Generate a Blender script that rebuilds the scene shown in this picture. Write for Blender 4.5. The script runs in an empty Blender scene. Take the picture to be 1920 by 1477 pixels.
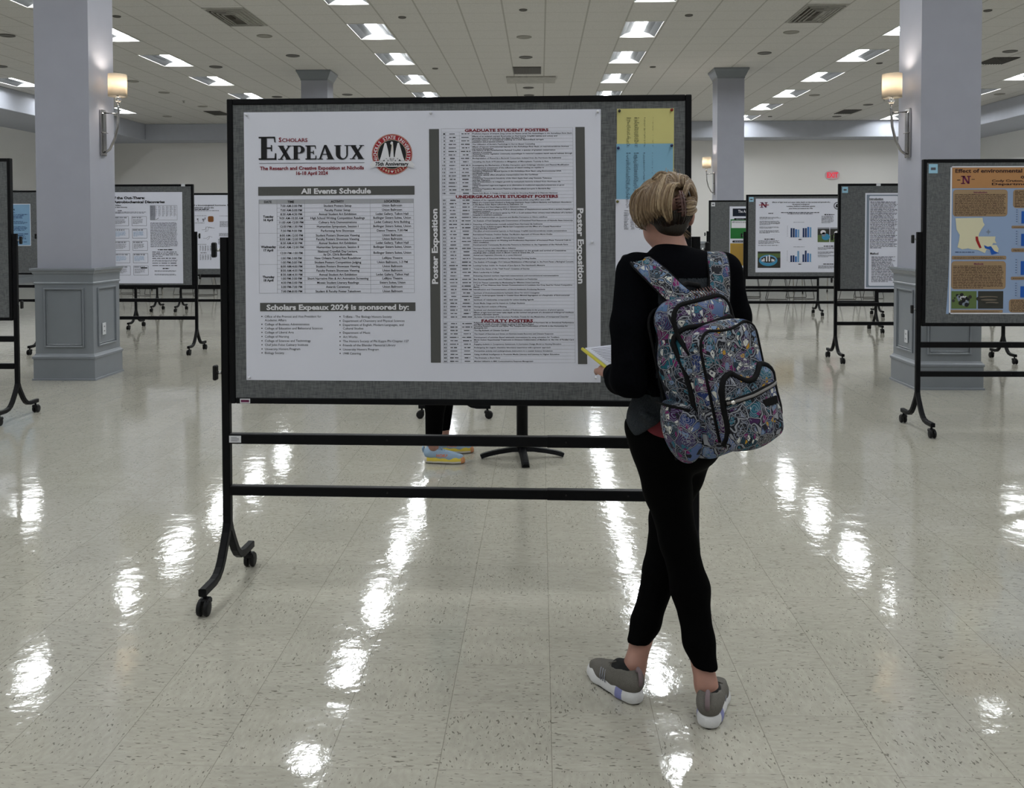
import bpy, math, random
import numpy as np
from mathutils import Vector, Matrix
random.seed(7)
S = bpy.context.scene
C = S.collection
PI = math.pi
# ------------------------------------------------------------------ camera, world, exposure
cd = bpy.data.cameras.new('camera'); cam = bpy.data.objects.new('camera', cd); C.objects.link(cam)
cd.sensor_fit = 'HORIZONTAL'; cd.sensor_width = 36.0; cd.lens = 36.0 * 1775.0 / 1920.0
cd.shift_y = -(738.5 - 480.0) / 1920.0; cd.clip_end = 200; cd.clip_start = 0.05
cam.matrix_world = (Matrix.Translation((0, 0, 1.45)) @ Matrix.Rotation(math.radians(1.71), 4, 'Z')
                    @ Matrix.Rotation(math.radians(90 - 1.7), 4, 'X') @ Matrix.Rotation(math.radians(-0.12), 4, 'Z'))
S.camera = cam
w = bpy.data.worlds.new('world'); S.world = w; w.use_nodes = True
w.node_tree.nodes['Background'].inputs[0].default_value = (0.02, 0.02, 0.022, 1)
S.view_settings.view_transform = 'Standard'; S.view_settings.look = 'None'
S.view_settings.exposure = 0.85; S.view_settings.gamma = 1.0; S.view_settings.use_curve_mapping = False
LIGHT = 25.0          # strength of the troffer lenses
ZC = 4.576            # ceiling height


# ------------------------------------------------------------------ materials
class NT:
    def __init__(s, name):
        s.m = bpy.data.materials.new(name); s.m.use_nodes = True
        s.t = s.m.node_tree; s.b = s.t.nodes['Principled BSDF']; s.out = s.t.nodes['Material Output']

    def n(s, typ, ins=None, **kw):
        nd = s.t.nodes.new(typ)
        for k, v in kw.items(): setattr(nd, k, v)
        for k, v in (ins or {}).items(): s.set(nd.inputs[k], v)
        return nd

    def set(s, sock, v):
        if isinstance(v, bpy.types.NodeSocket): s.t.links.new(v, sock)
        else:
            if hasattr(sock.default_value, '__len__') and not hasattr(v, '__len__'): v = (v,) * len(sock.default_value)
            if hasattr(sock.default_value, '__len__') and len(sock.default_value) == 4 and len(v) == 3: v = tuple(v) + (1,)
            sock.default_value = v

    def math(s, op, a, b=0.0, c=0.0):
        return s.n('ShaderNodeMath', {0: a, 1: b, 2: c}, operation=op).outputs[0]

    def mix(s, f, a, b, bt='MIX'):
        nd = s.n('ShaderNodeMix', {}, data_type='RGBA', blend_type=bt)
        s.set(nd.inputs[0], f); s.set(nd.inputs[6], a); s.set(nd.inputs[7], b); return nd.outputs[2]

    def ramp(s, f, stops, interp='LINEAR'):
        nd = s.n('ShaderNodeValToRGB', {0: f}); cr = nd.color_ramp; cr.interpolation = interp
        while len(cr.elements) < len(stops): cr.elements.new(0.5)
        for e, (p, c) in zip(cr.elements, stops): e.position = p; e.color = tuple(c) + (1,)
        return nd.outputs[0]

    def noise(s, vec, scale, detail=2.0, rough=0.5, dist=0.0):
        return s.n('ShaderNodeTexNoise', {'Vector': vec, 'Scale': scale, 'Detail': detail, 'Roughness': rough, 'Distortion': dist})

    def pos(s): return s.n('ShaderNodeNewGeometry').outputs['Position']
    def obj(s): return s.n('ShaderNodeTexCoord').outputs['Object']
    def P(s, **kw):
        for k, v in kw.items():
            s.set(s.b.inputs[k.replace('_', ' ')], v)
        return s.m


def bump(t, h, strength=0.3, dist=0.01):
    nd = t.n('ShaderNodeBump', {'Height': h, 'Strength': strength, 'Distance': dist})
    t.t.links.new(nd.outputs[0], t.b.inputs['Normal'])


def plain(name, col, rough=0.6, metal=0.0, var=0.06, vscale=6.0, bmp=0.0, bscale=200.0, **kw):
    t = NT(name); p = t.obj()
    nz = t.noise(p, vscale, 3.0).outputs[0]
    c = t.ramp(nz, [(0.3, tuple(x * (1 - var) for x in col)), (0.7, tuple(min(1, x * (1 + var)) for x in col))])
    t.P(Base_Color=c, Roughness=rough, Metallic=metal, **kw)
    if bmp: bump(t, t.noise(p, bscale, 2.0).outputs[0], bmp, 0.002)
    return t.m


def flat(name, col, rough=0.6):
    t = NT(name); return t.P(Base_Color=col, Roughness=rough, Specular_IOR_Level=0.25)


def emis(name, col, strength):
    t = NT(name); return t.P(Base_Color=(0.8, 0.8, 0.8), Emission_Color=col, Emission_Strength=strength, Roughness=0.5)


def m_floor():
    t = NT('vinyl_tile_floor'); p = t.pos(); xyz = t.n('ShaderNodeSeparateXYZ', {0: p}).outputs
    tx = t.math('DIVIDE', t.math('SUBTRACT', xyz[0], 0.03), 0.3048); ty = t.math('DIVIDE', t.math('SUBTRACT', xyz[1], 2.49), 0.3048)
    fx = t.math('FRACT', tx); fy = t.math('FRACT', ty)
    ex = t.math('MINIMUM', fx, t.math('SUBTRACT', 1.0, fx)); ey = t.math('MINIMUM', fy, t.math('SUBTRACT', 1.0, fy))
    line = t.math('MAXIMUM', t.math('MULTIPLY', t.math('LESS_THAN', ex, 0.0035), 1.0), t.math('MULTIPLY', t.math('LESS_THAN', ey, 0.003), 0.45))
    ix = t.math('FLOOR', tx); iy = t.math('FLOOR', ty)
    chk = t.math('MODULO', t.math('ABSOLUTE', t.math('ADD', ix, iy)), 2.0)
    cell = t.n('ShaderNodeCombineXYZ', {0: ix, 1: iy, 2: 0.0}).outputs[0]
    wn = t.n('ShaderNodeTexWhiteNoise', {'Vector': cell}).outputs
    # flecks run across one tile and along the next
    va = t.n('ShaderNodeCombineXYZ', {0: t.math('MULTIPLY', xyz[0], 48.0), 1: t.math('MULTIPLY', xyz[1], 150.0), 2: wn[0]}).outputs[0]
    vb = t.n('ShaderNodeCombineXYZ', {0: t.math('MULTIPLY', xyz[0], 150.0), 1: t.math('MULTIPLY', xyz[1], 60.0), 2: wn[0]}).outputs[0]
    vec = t.n('ShaderNodeMix', {}, data_type='VECTOR'); t.set(vec.inputs[0], chk); t.set(vec.inputs[4], va); t.set(vec.inputs[5], vb)
    nz = t.noise(vec.outputs[1], 1.0, 1.5, 0.45, 0.3).outputs[0]
    big = t.noise(p, 9.0, 2.0).outputs[0]
    fleck = t.math('MULTIPLY', t.math('MULTIPLY', t.math('SUBTRACT', t.math('ADD', nz, t.math('MULTIPLY', big, 0.12)), 0.695), 16.0), 1.0)
    fleck = t.n('ShaderNodeClamp', {0: fleck}).outputs[0]
    mott = t.noise(vec.outputs[1], 0.5, 2.0).outputs[0]
    base = t.ramp(mott, [(0.3, (0.395, 0.378, 0.318)), (0.7, (0.465, 0.447, 0.382))])
    tone = t.math('ADD', 0.965, t.math('MULTIPLY', wn[0], 0.07))
    base = t.mix(1.0, base, t.n('ShaderNodeCombineColor', {0: tone, 1: tone, 2: tone}).outputs[0], 'MULTIPLY')
    c = t.mix(t.math('MULTIPLY', fleck, 0.72), base, (0.085, 0.075, 0.06))
    c = t.mix(t.math('MULTIPLY', line, 0.52), c, (0.10, 0.09, 0.07))
    # wax ripples in the polish
    xs = t.n('ShaderNodeCombineXYZ', {0: t.math('MULTIPLY', xyz[0], 1.0), 1: t.math('MULTIPLY', xyz[1], 1.0), 2: 0.0}).outputs[0]
    h1 = t.noise(xs, 9.0, 2.0, 0.5).outputs[0]; h2 = t.noise(xs, 45.0, 2.0, 0.6).outputs[0]
    h = t.math('ADD', h1, t.math('MULTIPLY', h2, 0.22))
    ro = t.math('ADD', 0.03, t.math('MULTIPLY', t.noise(xs, 2.2, 3.0).outputs[0], 0.08))
    t.P(Base_Color=c, Roughness=ro, IOR=1.5, Specular_IOR_Level=0.62)
    bump(t, h, 0.06, 0.02)
    return t.m


def m_ceiling():
    t = NT('ceiling_tile'); p = t.pos(); xyz = t.n('ShaderNodeSeparateXYZ', {0: p}).outputs
    fx = t.math('FRACT', t.math('DIVIDE', t.math('ADD', xyz[0], 2.97), 0.6096)); fy = t.math('FRACT', t.math('DIVIDE', t.math('SUBTRACT', xyz[1], 15.70), 0.6096))
    ex = t.math('MINIMUM', fx, t.math('SUBTRACT', 1.0, fx)); ey = t.math('MINIMUM', fy, t.math('SUBTRACT', 1.0, fy))
    lx = t.math('LESS_THAN', ex, 0.020); ly = t.math('LESS_THAN', ey, 0.016)
    nz = t.noise(p, 60.0, 3.0, 0.7).outputs[0]
    base = t.ramp(nz, [(0.3, (0.56, 0.55, 0.53)), (0.7, (0.68, 0.665, 0.64))])
    c = t.mix(t.math('MULTIPLY', ly, 0.30), base, (0.25, 0.24, 0.21))
    c = t.mix(t.math('MULTIPLY', lx, 0.55), c, (0.25, 0.24, 0.21))
    t.P(Base_Color=c, Roughness=0.9); bump(t, nz, 0.2, 0.003)
    return t.m


def m_wall(name, up, low, zsplit):
    t = NT(name); p = t.pos(); xyz = t.n('ShaderNodeSeparateXYZ', {0: p}).outputs
    c = t.mix(t.math('LESS_THAN', xyz[2], zsplit), up, low)
    nz = t.noise(p, 1.5, 3.0).outputs[0]
    c = t.mix(t.math('MULTIPLY', nz, 0.06), c, (0.3, 0.3, 0.3))
    t.P(Base_Color=c, Roughness=0.75); bump(t, t.noise(p, 90.0, 2.0).outputs[0], 0.08, 0.003)
    return t.m


def m_fabric(name, dark, light, sc=420.0, bmp=0.5, spec=0.1):
    t = NT(name); p = t.obj(); xyz = t.n('ShaderNodeSeparateXYZ', {0: p}).outputs
    va = t.n('ShaderNodeCombineXYZ', {0: t.math('MULTIPLY', xyz[0], 0.12), 1: xyz[1], 2: xyz[2]}).outputs[0]
    vb = t.n('ShaderNodeCombineXYZ', {0: xyz[0], 1: xyz[1], 2: t.math('MULTIPLY', xyz[2], 0.12)}).outputs[0]
    a = t.noise(va, sc, 1.0).outputs[0]; b = t.noise(vb, sc, 1.0).outputs[0]
    h = t.math('MULTIPLY', t.math('ADD', a, b), 0.5)
    c = t.ramp(h, [(0.36, dark), (0.64, light)])
    t.P(Base_Color=c, Roughness=0.95, Specular_IOR_Level=spec); bump(t, h, bmp, 0.002)
    return t.m


def m_paisley():
    t = NT('paisley_fabric'); p = t.obj()
    wob = t.noise(p, 14.0, 2.0)
    off = t.n('ShaderNodeVectorMath', {0: wob.outputs[1], 1: (0.5, 0.5, 0.5)}, operation='SUBTRACT').outputs[0]
    off = t.n('ShaderNodeVectorMath', {0: off, 3: 0.045}, operation='SCALE').outputs[0]
    q = t.n('ShaderNodeVectorMath', {0: p, 1: off}, operation='ADD').outputs[0]
    q2 = t.n('ShaderNodeVectorMath', {0: p, 1: t.n('ShaderNodeVectorMath', {0: off, 3: 0.45}, operation='SCALE').outputs[0]}, operation='ADD').outputs[0]
    v = t.n('ShaderNodeTexVoronoi', {'Vector': q, 'Scale': 21.0}, feature='F1')
    d = v.outputs['Distance']; cs = t.n('ShaderNodeSeparateColor', {0: v.outputs['Color']}).outputs
    v2 = t.n('ShaderNodeTexVoronoi', {'Vector': q, 'Scale': 21.0}, feature='DISTANCE_TO_EDGE').outputs['Distance']
    # big teardrop cells: indigo, plum, teal, sky
    base = t.ramp(cs[0], [(0.0, (0.004, 0.004, 0.010)), (0.34, (0.035, 0.006, 0.055)), (0.46, (0.012, 0.028, 0.12)), (0.58, (0.006, 0.085, 0.12)),
                          (0.68, (0.10, 0.006, 0.065)), (0.76, (0.005, 0.005, 0.01)), (0.90, (0.08, 0.12, 0.26))], 'CONSTANT')
    rings = t.math('SINE', t.math('MULTIPLY', t.math('ADD', d, t.math('MULTIPLY', cs[1], 0.2)), 62.0))
    ringm = t.math('MULTIPLY', t.math('GREATER_THAN', rings, 0.62), t.math('LESS_THAN', cs[2], 0.72))
    line = t.ramp(cs[1], [(0.0, (0.20, 0.22, 0.30)), (0.4, (0.10, 0.17, 0.24)), (0.7, (0.30, 0.29, 0.27)), (0.9, (0.03, 0.13, 0.20))], 'CONSTANT')
    c = t.mix(t.math('MULTIPLY', ringm, 0.85), base, line)
    # flowers: small cells
    f = t.n('ShaderNodeTexVoronoi', {'Vector': q2, 'Scale': 62.0}, feature='F1')
    fs = t.n('ShaderNodeSeparateColor', {0: f.outputs['Color']}).outputs
    fe = t.n('ShaderNodeTexVoronoi', {'Vector': q2, 'Scale': 62.0}, feature='DISTANCE_TO_EDGE').outputs['Distance']
    fm = t.math('MULTIPLY', t.math('GREATER_THAN', fs[1], 0.56), t.math('GREATER_THAN', fe, 0.07))
    fcol = t.ramp(fs[0], [(0.0, (0.55, 0.55, 0.50)), (0.18, (0.006, 0.006, 0.01)), (0.40, (0.13, 0.20, 0.33)), (0.52, (0.16, 0.012, 0.10)),
                          (0.68, (0.42, 0.23, 0.02)), (0.74, (0.02, 0.11, 0.16)), (0.92, (0.50, 0.50, 0.48))], 'CONSTANT')
    c = t.mix(fm, c, fcol)
    fc = t.math('MULTIPLY', fm, t.math('LESS_THAN', f.outputs['Distance'], 0.17))
    c = t.mix(fc, c, (0.03, 0.03, 0.06))
    # fine line art
    g = t.n('ShaderNodeTexVoronoi', {'Vector': q, 'Scale': 95.0}, feature='DISTANCE_TO_EDGE').outputs['Distance']
    gm = t.math('MULTIPLY', t.math('LESS_THAN', g, 0.07), t.math('GREATER_THAN', t.noise(p, 20.0).outputs[0], 0.48))
    c = t.mix(t.math('MULTIPLY', gm, 0.7), c, (0.22, 0.23, 0.26))
    c = t.mix(t.math('LESS_THAN', v2, 0.022), c, (0.24, 0.25, 0.28))
    c = t.mix(t.math('MULTIPLY', t.math('LESS_THAN', v2, 0.05), t.math('GREATER_THAN', v2, 0.022)), c, (0.005, 0.005, 0.01))
    t.P(Base_Color=c, Roughness=0.75, Specular_IOR_Level=0.3)
    # quilted surface
    bump(t, t.noise(p, 28.0, 2.0).outputs[0], 0.5, 0.01)
    return t.m


def m_hair(name, a, b, c_):
    t = NT(name); p = t.obj()
    v = t.n('ShaderNodeVectorMath', {0: p, 1: (260.0, 200.0, 18.0)}, operation='MULTIPLY').outputs[0]
    c = t.ramp(t.noise(v, 1.0, 3.0).outputs[0], [(0.30, a), (0.52, b), (0.72, c_)])
    return t.P(Base_Color=c, Roughness=0.42, Specular_IOR_Level=0.4)


def m_shade():
    t = NT('lamp_shade_linen'); t.P(Base_Color=(0.80, 0.76, 0.68), Roughness=0.9, Specular_IOR_Level=0.1)
    tr = t.n('ShaderNodeBsdfTranslucent', {0: (0.42, 0.38, 0.32)}); mx = t.n('ShaderNodeMixShader', {0: 0.55})
    t.t.links.new(t.b.outputs[0], mx.inputs[1]); t.t.links.new(tr.outputs[0], mx.inputs[2]); t.t.links.new(mx.outputs[0], t.out.inputs[0]); return t.m


M = dict(
    floor=m_floor(), ceiling=m_ceiling(),
    wall=m_wall('wall_paint', (0.80, 0.785, 0.76), (0.235, 0.25, 0.26), 1.0),
    wall2=m_wall('side_wall_paint', (0.91, 0.91, 0.90), (0.235, 0.25, 0.26), 1.0),
    soffit=plain('soffit_paint', (0.45, 0.47, 0.53), 0.7, var=0.02),
    shaft=plain('column_shaft_paint', (0.335, 0.345, 0.40), 0.55, var=0.02, bmp=0.1),
    pedestal=plain('pedestal_paint', (0.205, 0.224, 0.248), 0.28, var=0.03, bmp=0.05),
    trim=plain('trim_paint', (0.27, 0.29, 0.31), 0.4, var=0.02),
    black=plain('black_powder_coated_steel', (0.0028, 0.003, 0.004), 0.45, 0.0, var=0.2, bmp=0.12, bscale=600, Specular_IOR_Level=0.13),
    rubber=plain('black_rubber', (0.004, 0.004, 0.0045), 0.5, Specular_IOR_Level=0.25),
    bolt=plain('zinc_bolt', (0.45, 0.45, 0.46), 0.3, 0.9),
    fabric=m_fabric('grey_board_fabric', (0.085, 0.090, 0.094), (0.150, 0.156, 0.160), 260.0, 0.35),
    paper=plain('white_paper', (0.66, 0.675, 0.765), 0.55, var=0.015, vscale=2.0),
    paper_y=plain('yellow_paper', (0.56, 0.52, 0.20), 0.7, var=0.03), paper_b=plain('blue_paper', (0.20, 0.40, 0.55), 0.7, var=0.03),
    tiny=flat('faint_black_ink', (0.055, 0.055, 0.065)), ink=flat('black_ink', (0.012, 0.012, 0.014)), soft=flat('soft_grey_ink', (0.10, 0.10, 0.12)), line=flat('thin_line_ink', (0.27, 0.28, 0.32)),
    bar=flat('dark_grey_bar', (0.085, 0.086, 0.084)), white=flat('white_print', (0.70, 0.70, 0.74)), head=flat('header_grey', (0.36, 0.37, 0.40)),
    red=flat('crimson_ink', (0.20, 0.010, 0.022)), sealred=flat('seal_red', (0.34, 0.018, 0.030)), pale=flat('pale_gold', (0.62, 0.56, 0.42)),
    dknavy=flat('title_navy', (0.006, 0.010, 0.022)), title=flat('brown_black_ink', (0.030, 0.010, 0.010)), navy=flat('navy_ink', (0.012, 0.03, 0.10)), blue1=flat('mid_blue', (0.03, 0.14, 0.42)), blue2=flat('light_blue', (0.16, 0.32, 0.52)),
    chart=flat('chart_blue', (0.012, 0.085, 0.38)), orange=flat('orange_print', (0.40, 0.205, 0.085)), tan=flat('tan_box', (0.31, 0.215, 0.125)),
    tanline=flat('tan_outline', (0.28, 0.17, 0.09)), sky=flat('poster_sky_blue', (0.25, 0.335, 0.50)), cream=flat('map_cream', (0.60, 0.57, 0.40)),
    mapred=flat('map_red', (0.28, 0.012, 0.012)), green=flat('kelly_green', (0.02, 0.16, 0.035)), gold=flat('mustard_gold', (0.40, 0.25, 0.035)),
    dkgreen=flat('grass_photo', (0.10, 0.15, 0.05)), photo=flat('photo_dark', (0.035, 0.035, 0.03)), photo2=flat('photo_mid', (0.16, 0.13, 0.10)),
    pool=flat('pool_blue', (0.05, 0.25, 0.42)), bluep=plain('blue_poster', (0.17, 0.31, 0.47), 0.6, var=0.05), greyp=flat('poster_border_grey', (0.20, 0.24, 0.30)),
    tagb=flat('blue_tag', (0.30, 0.52, 0.66)), brown=flat('rust_brown', (0.20, 0.075, 0.02)), plum=flat('plum_print', (0.12, 0.015, 0.06)),
    lens=emis('fluorescent_lens', (0.93, 0.97, 1.0), LIGHT), reflector=plain('perforated_reflector', (0.085, 0.088, 0.09), 0.5, var=0.01, Specular_IOR_Level=0.2), endcap=plain('white_end_cap', (0.7, 0.7, 0.7), 0.6, var=0.01),
    lframe=plain('light_frame_white', (0.62, 0.61, 0.58), 0.5, var=0.02),
    vent=plain('vent_grille_brown', (0.075, 0.065, 0.052), 0.6), ventw=plain('diffuser_white', (0.40, 0.39, 0.36), 0.6, var=0.12, vscale=14),
    disc=plain('speaker_disc', (0.30, 0.29, 0.26), 0.7), discd=plain('downlight_dark', (0.09, 0.085, 0.075), 0.5),
    wire=plain('grey_steel_wire', (0.10, 0.10, 0.10), 0.35, 0.6), chrome=plain('polished_nickel', (0.42, 0.41, 0.41), 0.13, 1.0, var=0.02), shade=m_shade(),
    glass=NT('crystal_glass').P(Base_Color=(0.95, 0.95, 0.95), Roughness=0.02, Transmission_Weight=1.0, IOR=1.5),
    exitw=NT('exit_sign_face').P(Base_Color=(0.46, 0.36, 0.38), Roughness=0.4, Emission_Color=(1.0, 0.5, 0.55), Emission_Strength=0.05), exitr=NT('exit_sign_red').P(Base_Color=(0.4, 0.01, 0.02), Emission_Color=(1.0, 0.01, 0.05), Emission_Strength=0.35),
    plate=plain('white_plastic', (0.62, 0.63, 0.66), 0.35, var=0.01),
    table=plain('white_laminate', (0.58, 0.58, 0.60), 0.25), shell=plain('grey_plastic_shell', (0.36, 0.36, 0.34), 0.3),
    skin=plain('skin', (0.36, 0.19, 0.145), 0.5, var=0.08, vscale=30, Subsurface_Weight=0.12, Subsurface_Radius=(0.01, 0.004, 0.002)),
    lips=plain('lips', (0.33, 0.10, 0.09), 0.45), eyew=plain('eye_white', (0.7, 0.7, 0.68), 0.2), iris=plain('iris', (0.05, 0.08, 0.10), 0.15),
    jacket=m_fabric('black_fleece', (0.0012, 0.0014, 0.0020), (0.0028, 0.0032, 0.0045), 600.0, 0.2, 0.03),
    greyfl=m_fabric('dark_grey_fleece', (0.017, 0.020, 0.023), (0.033, 0.038, 0.044), 500.0, 0.4),
    redsh=plain('red_tshirt', (0.15, 0.012, 0.022), 0.85, var=0.15, vscale=18), leggings=plain('black_leggings', (0.0008, 0.0008, 0.0009), 0.8, var=0.1, Specular_IOR_Level=0.04),
    knit=m_fabric('taupe_knit', (0.115, 0.108, 0.095), (0.17, 0.16, 0.145), 900.0, 0.5), foam=plain('white_foam_sole', (0.62, 0.62, 0.62), 0.6, bmp=0.4, bscale=300),
    lilac=plain('lilac_plastic', (0.20, 0.21, 0.42), 0.5), mauve=plain('mauve_tab', (0.20, 0.15, 0.16), 0.8), sock=plain('black_sock', (0.005, 0.005, 0.005), 0.9),
    hair=m_hair('blonde_hair', (0.10, 0.062, 0.034), (0.17, 0.112, 0.062), (0.26, 0.18, 0.105)), hair2=m_hair('pale_blonde_hair', (0.20, 0.14, 0.08), (0.30, 0.22, 0.13), (0.42, 0.32, 0.20)),
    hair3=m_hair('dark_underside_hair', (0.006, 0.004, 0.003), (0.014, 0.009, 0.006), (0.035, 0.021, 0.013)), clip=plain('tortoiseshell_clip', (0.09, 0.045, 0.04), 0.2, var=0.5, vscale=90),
    silver=plain('silver', (0.7, 0.68, 0.66), 0.2, 1.0), paisley=m_paisley(), webbing=plain('black_webbing', (0.003, 0.003, 0.0035), 0.75, bmp=0.3, bscale=700, Specular_IOR_Level=0.15),
    zipper=plain('zipper_tape_grey', (0.16, 0.15, 0.145), 0.5, bmp=0.5, bscale=800), pad=plain('yellow_folder', (0.60, 0.53, 0.04), 0.5),
    shoeb=plain('pale_blue_mesh_fabric', (0.30, 0.42, 0.56), 0.8, bmp=0.3), foamy=plain('yellow_foam', (0.66, 0.52, 0.06), 0.6), ora=flat('orange_logo', (0.75, 0.22, 0.10)),
    peach=plain('peach_rubber', (0.55, 0.24, 0.10), 0.6), gum=plain('sole_cream', (0.62, 0.58, 0.52), 0.6),
    pin_k=plain('black_pin', (0.01, 0.01, 0.012), 0.25), pin_r=plain('red_pin', (0.22, 0.01, 0.01), 0.25), pin_b=plain('navy_pin', (0.01, 0.02, 0.10), 0.25),
    pin_g=plain('olive_pin', (0.12, 0.11, 0.02), 0.25), pin_w=plain('clear_white_pin', (0.62, 0.63, 0.68), 0.15), tealsw=plain('teal_sweater', (0.03, 0.12, 0.13), 0.9),
)


# ------------------------------------------------------------------ mesh builder
class MB:
    def __init__(s): s.v = []; s.f = []; s.m = []; s.mats = []; s.sm = []
    def mi(s, mat):
        mat = M[mat] if isinstance(mat, str) else mat
        if mat not in s.mats: s.mats.append(mat)
        return s.mats.index(mat)
    def add(s, vs, fs, mat, smooth=False):
        o = len(s.v); k = s.mi(mat); s.v.extend([tuple(map(float, p)) for p in vs])
        for f in fs: s.f.append([int(i) + o for i in f]); s.m.append(k); s.sm.append(smooth)
    def box(s, x0, x1, y0, y1, z0, z1, mat):
        s.add([(x0, y0, z0), (x1, y0, z0), (x1, y1, z0), (x0, y1, z0), (x0, y0, z1), (x1, y0, z1), (x1, y1, z1), (x0, y1, z1)],
              [(0, 3, 2, 1), (4, 5, 6, 7), (0, 1, 5, 4), (1, 2, 6, 5), (2, 3, 7, 6), (3, 0, 4, 7)], mat)
    def bbox(s, x0, x1, y0, y1, z0, z1, b, mat):      # box with chamfered edges
        cx, cy, cz = (x0 + x1) / 2, (y0 + y1) / 2, (z0 + z1) / 2; hx, hy, hz = (x1 - x0) / 2, (y1 - y0) / 2, (z1 - z0) / 2
        vs = []; idx = {}
        for sx in (-1, 1):
            for sy in (-1, 1):
                for sz in (-1, 1):
                    for a in range(3):
                        q = [hx, hy, hz]
                        for k in range(3):
                            if k != a: q[k] -= b
                        idx[(sx, sy, sz, a)] = len(vs); vs.append((cx + sx * q[0], cy + sy * q[1], cz + sz * q[2]))
        fs = []
        for a in range(3):
            for sg in (-1, 1):
                o = [k for k in range(3) if k != a]; r = []
                for (p, q) in ((-1, -1), (1, -1), (1, 1), (-1, 1)):
                    k = [0, 0, 0]; k[a] = sg; k[o[0]] = p; k[o[1]] = q; r.append(idx[(*k, a)])
                if (sg == 1) == (a == 1): r = r[::-1]
                fs.append(r)
        for a in range(3):                                   # edges along axis a
            o = [k for k in range(3) if k != a]
            for p in (-1, 1):
                for q in (-1, 1):
                    ks = []
                    for sg in (-1, 1):
                        k = [0, 0, 0]; k[a] = sg; k[o[0]] = p; k[o[1]] = q; ks.append(tuple(k))
                    fs.append([idx[(*ks[0], o[0])], idx[(*ks[1], o[0])], idx[(*ks[1], o[1])], idx[(*ks[0], o[1])]])
        for k in [(a, b_, c) for a in (-1, 1) for b_ in (-1, 1) for c in (-1, 1)]:
            fs.append([idx[(*k, 0)], idx[(*k, 1)], idx[(*k, 2)]])
        s.add(vs, fs, mat)
    def sweep(s, pts, sec, mat, smooth=True, scales=None, up=(0, 0, 1), cap=True, closed=False):
        P = [Vector(p) for p in pts]; n = len(P); k = len(sec); vs = []; fs = []
        u0 = Vector(up); prev = None
        for i in range(n):
            if closed: t = (P[(i + 1) % n] - P[i - 1])
            else: t = (P[min(i + 1, n - 1)] - P[max(i - 1, 0)])
            if t.length < 1e-9: t = Vector((0, 0, 1))
            t.normalize()
            if prev is None:
                a = u0 - t * u0.dot(t)
                if a.length < 1e-3: a = Vector((1, 0, 0)) - t * t.x
            else: a = prev - t * prev.dot(t)
            if a.length < 1e-6: a = t.orthogonal()
            a.normalize(); prev = a; b = t.cross(a)
            sc = scales[i] if scales else 1.0
            for (x, y) in sec: vs.append(P[i] + a * (y * sc) + b * (x * sc))
        for i in range(n if closed else n - 1):
            j = (i + 1) % n
            for q in range(k): fs.append((i * k + q, i * k + (q + 1) % k, j * k + (q + 1) % k, j * k + q))
        if cap and not closed: fs.append(list(range(k))[::-1]); fs.append([(n - 1) * k + q for q in range(k)])
        s.add(vs, fs, mat, smooth)
    def tube(s, pts, r, mat, n=10, scales=None, **kw):
        s.sweep(pts, [(r * math.cos(2 * PI * i / n), r * math.sin(2 * PI * i / n)) for i in range(n)], mat, True, scales, **kw)
    def sq(s, pts, wx, wy, mat, b=0.004, up=(1, 0, 0)):
        x, y = wx / 2, wy / 2
        s.sweep(pts, [(-x + b, -y), (x - b, -y), (x, -y + b), (x, y - b), (x - b, y), (-x + b, y), (-x, y - b), (-x, -y + b)], mat, False, up=up)
    def lathe(s, prof, c, mat, n=24, axis='z', smooth=True):
        vs = []; fs = []; k = len(prof)
        for i in range(n):
            a = 2 * PI * i / n
            for r, h in prof:
                p = (r * math.cos(a), r * math.sin(a), h)
                if axis == 'y': p = (p[0], p[2], p[1])
                if axis == 'x': p = (p[2], p[0], p[1])
                vs.append((c[0] + p[0], c[1] + p[1], c[2] + p[2]))
        for i in range(n):
            j = (i + 1) % n
            for q in range(k - 1): fs.append((i * k + q, j * k + q, j * k + q + 1, i * k + q + 1))
        s.add(vs, fs, mat, smooth)
    def build(s, name, parent=None, tf=None):
        me = bpy.data.meshes.new(name); me.from_pydata(s.v, [], s.f)
        for m in s.mats: me.materials.append(m)
        me.polygons.foreach_set('material_index', s.m); me.polygons.foreach_set('use_smooth', s.sm); me.update()
        o = bpy.data.objects.new(name, me); C.objects.link(o)
        if parent: o.parent = parent
        if tf is not None: o.matrix_basis = tf
        return o


def empty(name, loc=(0, 0, 0), rz=0.0):
    o = bpy.data.objects.new(name, None); C.objects.link(o); o.location = loc; o.rotation_euler = (0, 0, rz); o.empty_display_size = 0.1
    return o


def tag(o, label, cat, group=None):
    o['label'] = label; o['category'] = cat
    if group: o['group'] = group
    return o


def struct(o): o['kind'] = 'structure'; return o


def copy_tree(o, parent=None):
    c = o.copy(); C.objects.link(c)
    if parent: c.parent = parent
    for ch in [x for x in o.children]: copy_tree(ch, c)
    return c


_tc = {}
def text_mesh(s, bold=0.0):
    key = (s, bold)
    if key in _tc: return _tc[key]
    cu = bpy.data.curves.new('t', 'FONT'); cu.body = s; cu.size = 1.0; cu.resolution_u = 2; cu.offset = bold; cu.fill_mode = 'FRONT'
    o = bpy.data.objects.new('t', cu); me = o.to_mesh()
    v = np.array([p.co[:2] for p in me.vertices]) if len(me.vertices) else np.zeros((0, 2)); f = [tuple(p.vertices) for p in me.polygons]
    o.to_mesh_clear(); bpy.data.objects.remove(o); bpy.data.curves.remove(cu)
    _tc[key] = (v, f); return v, f


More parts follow.
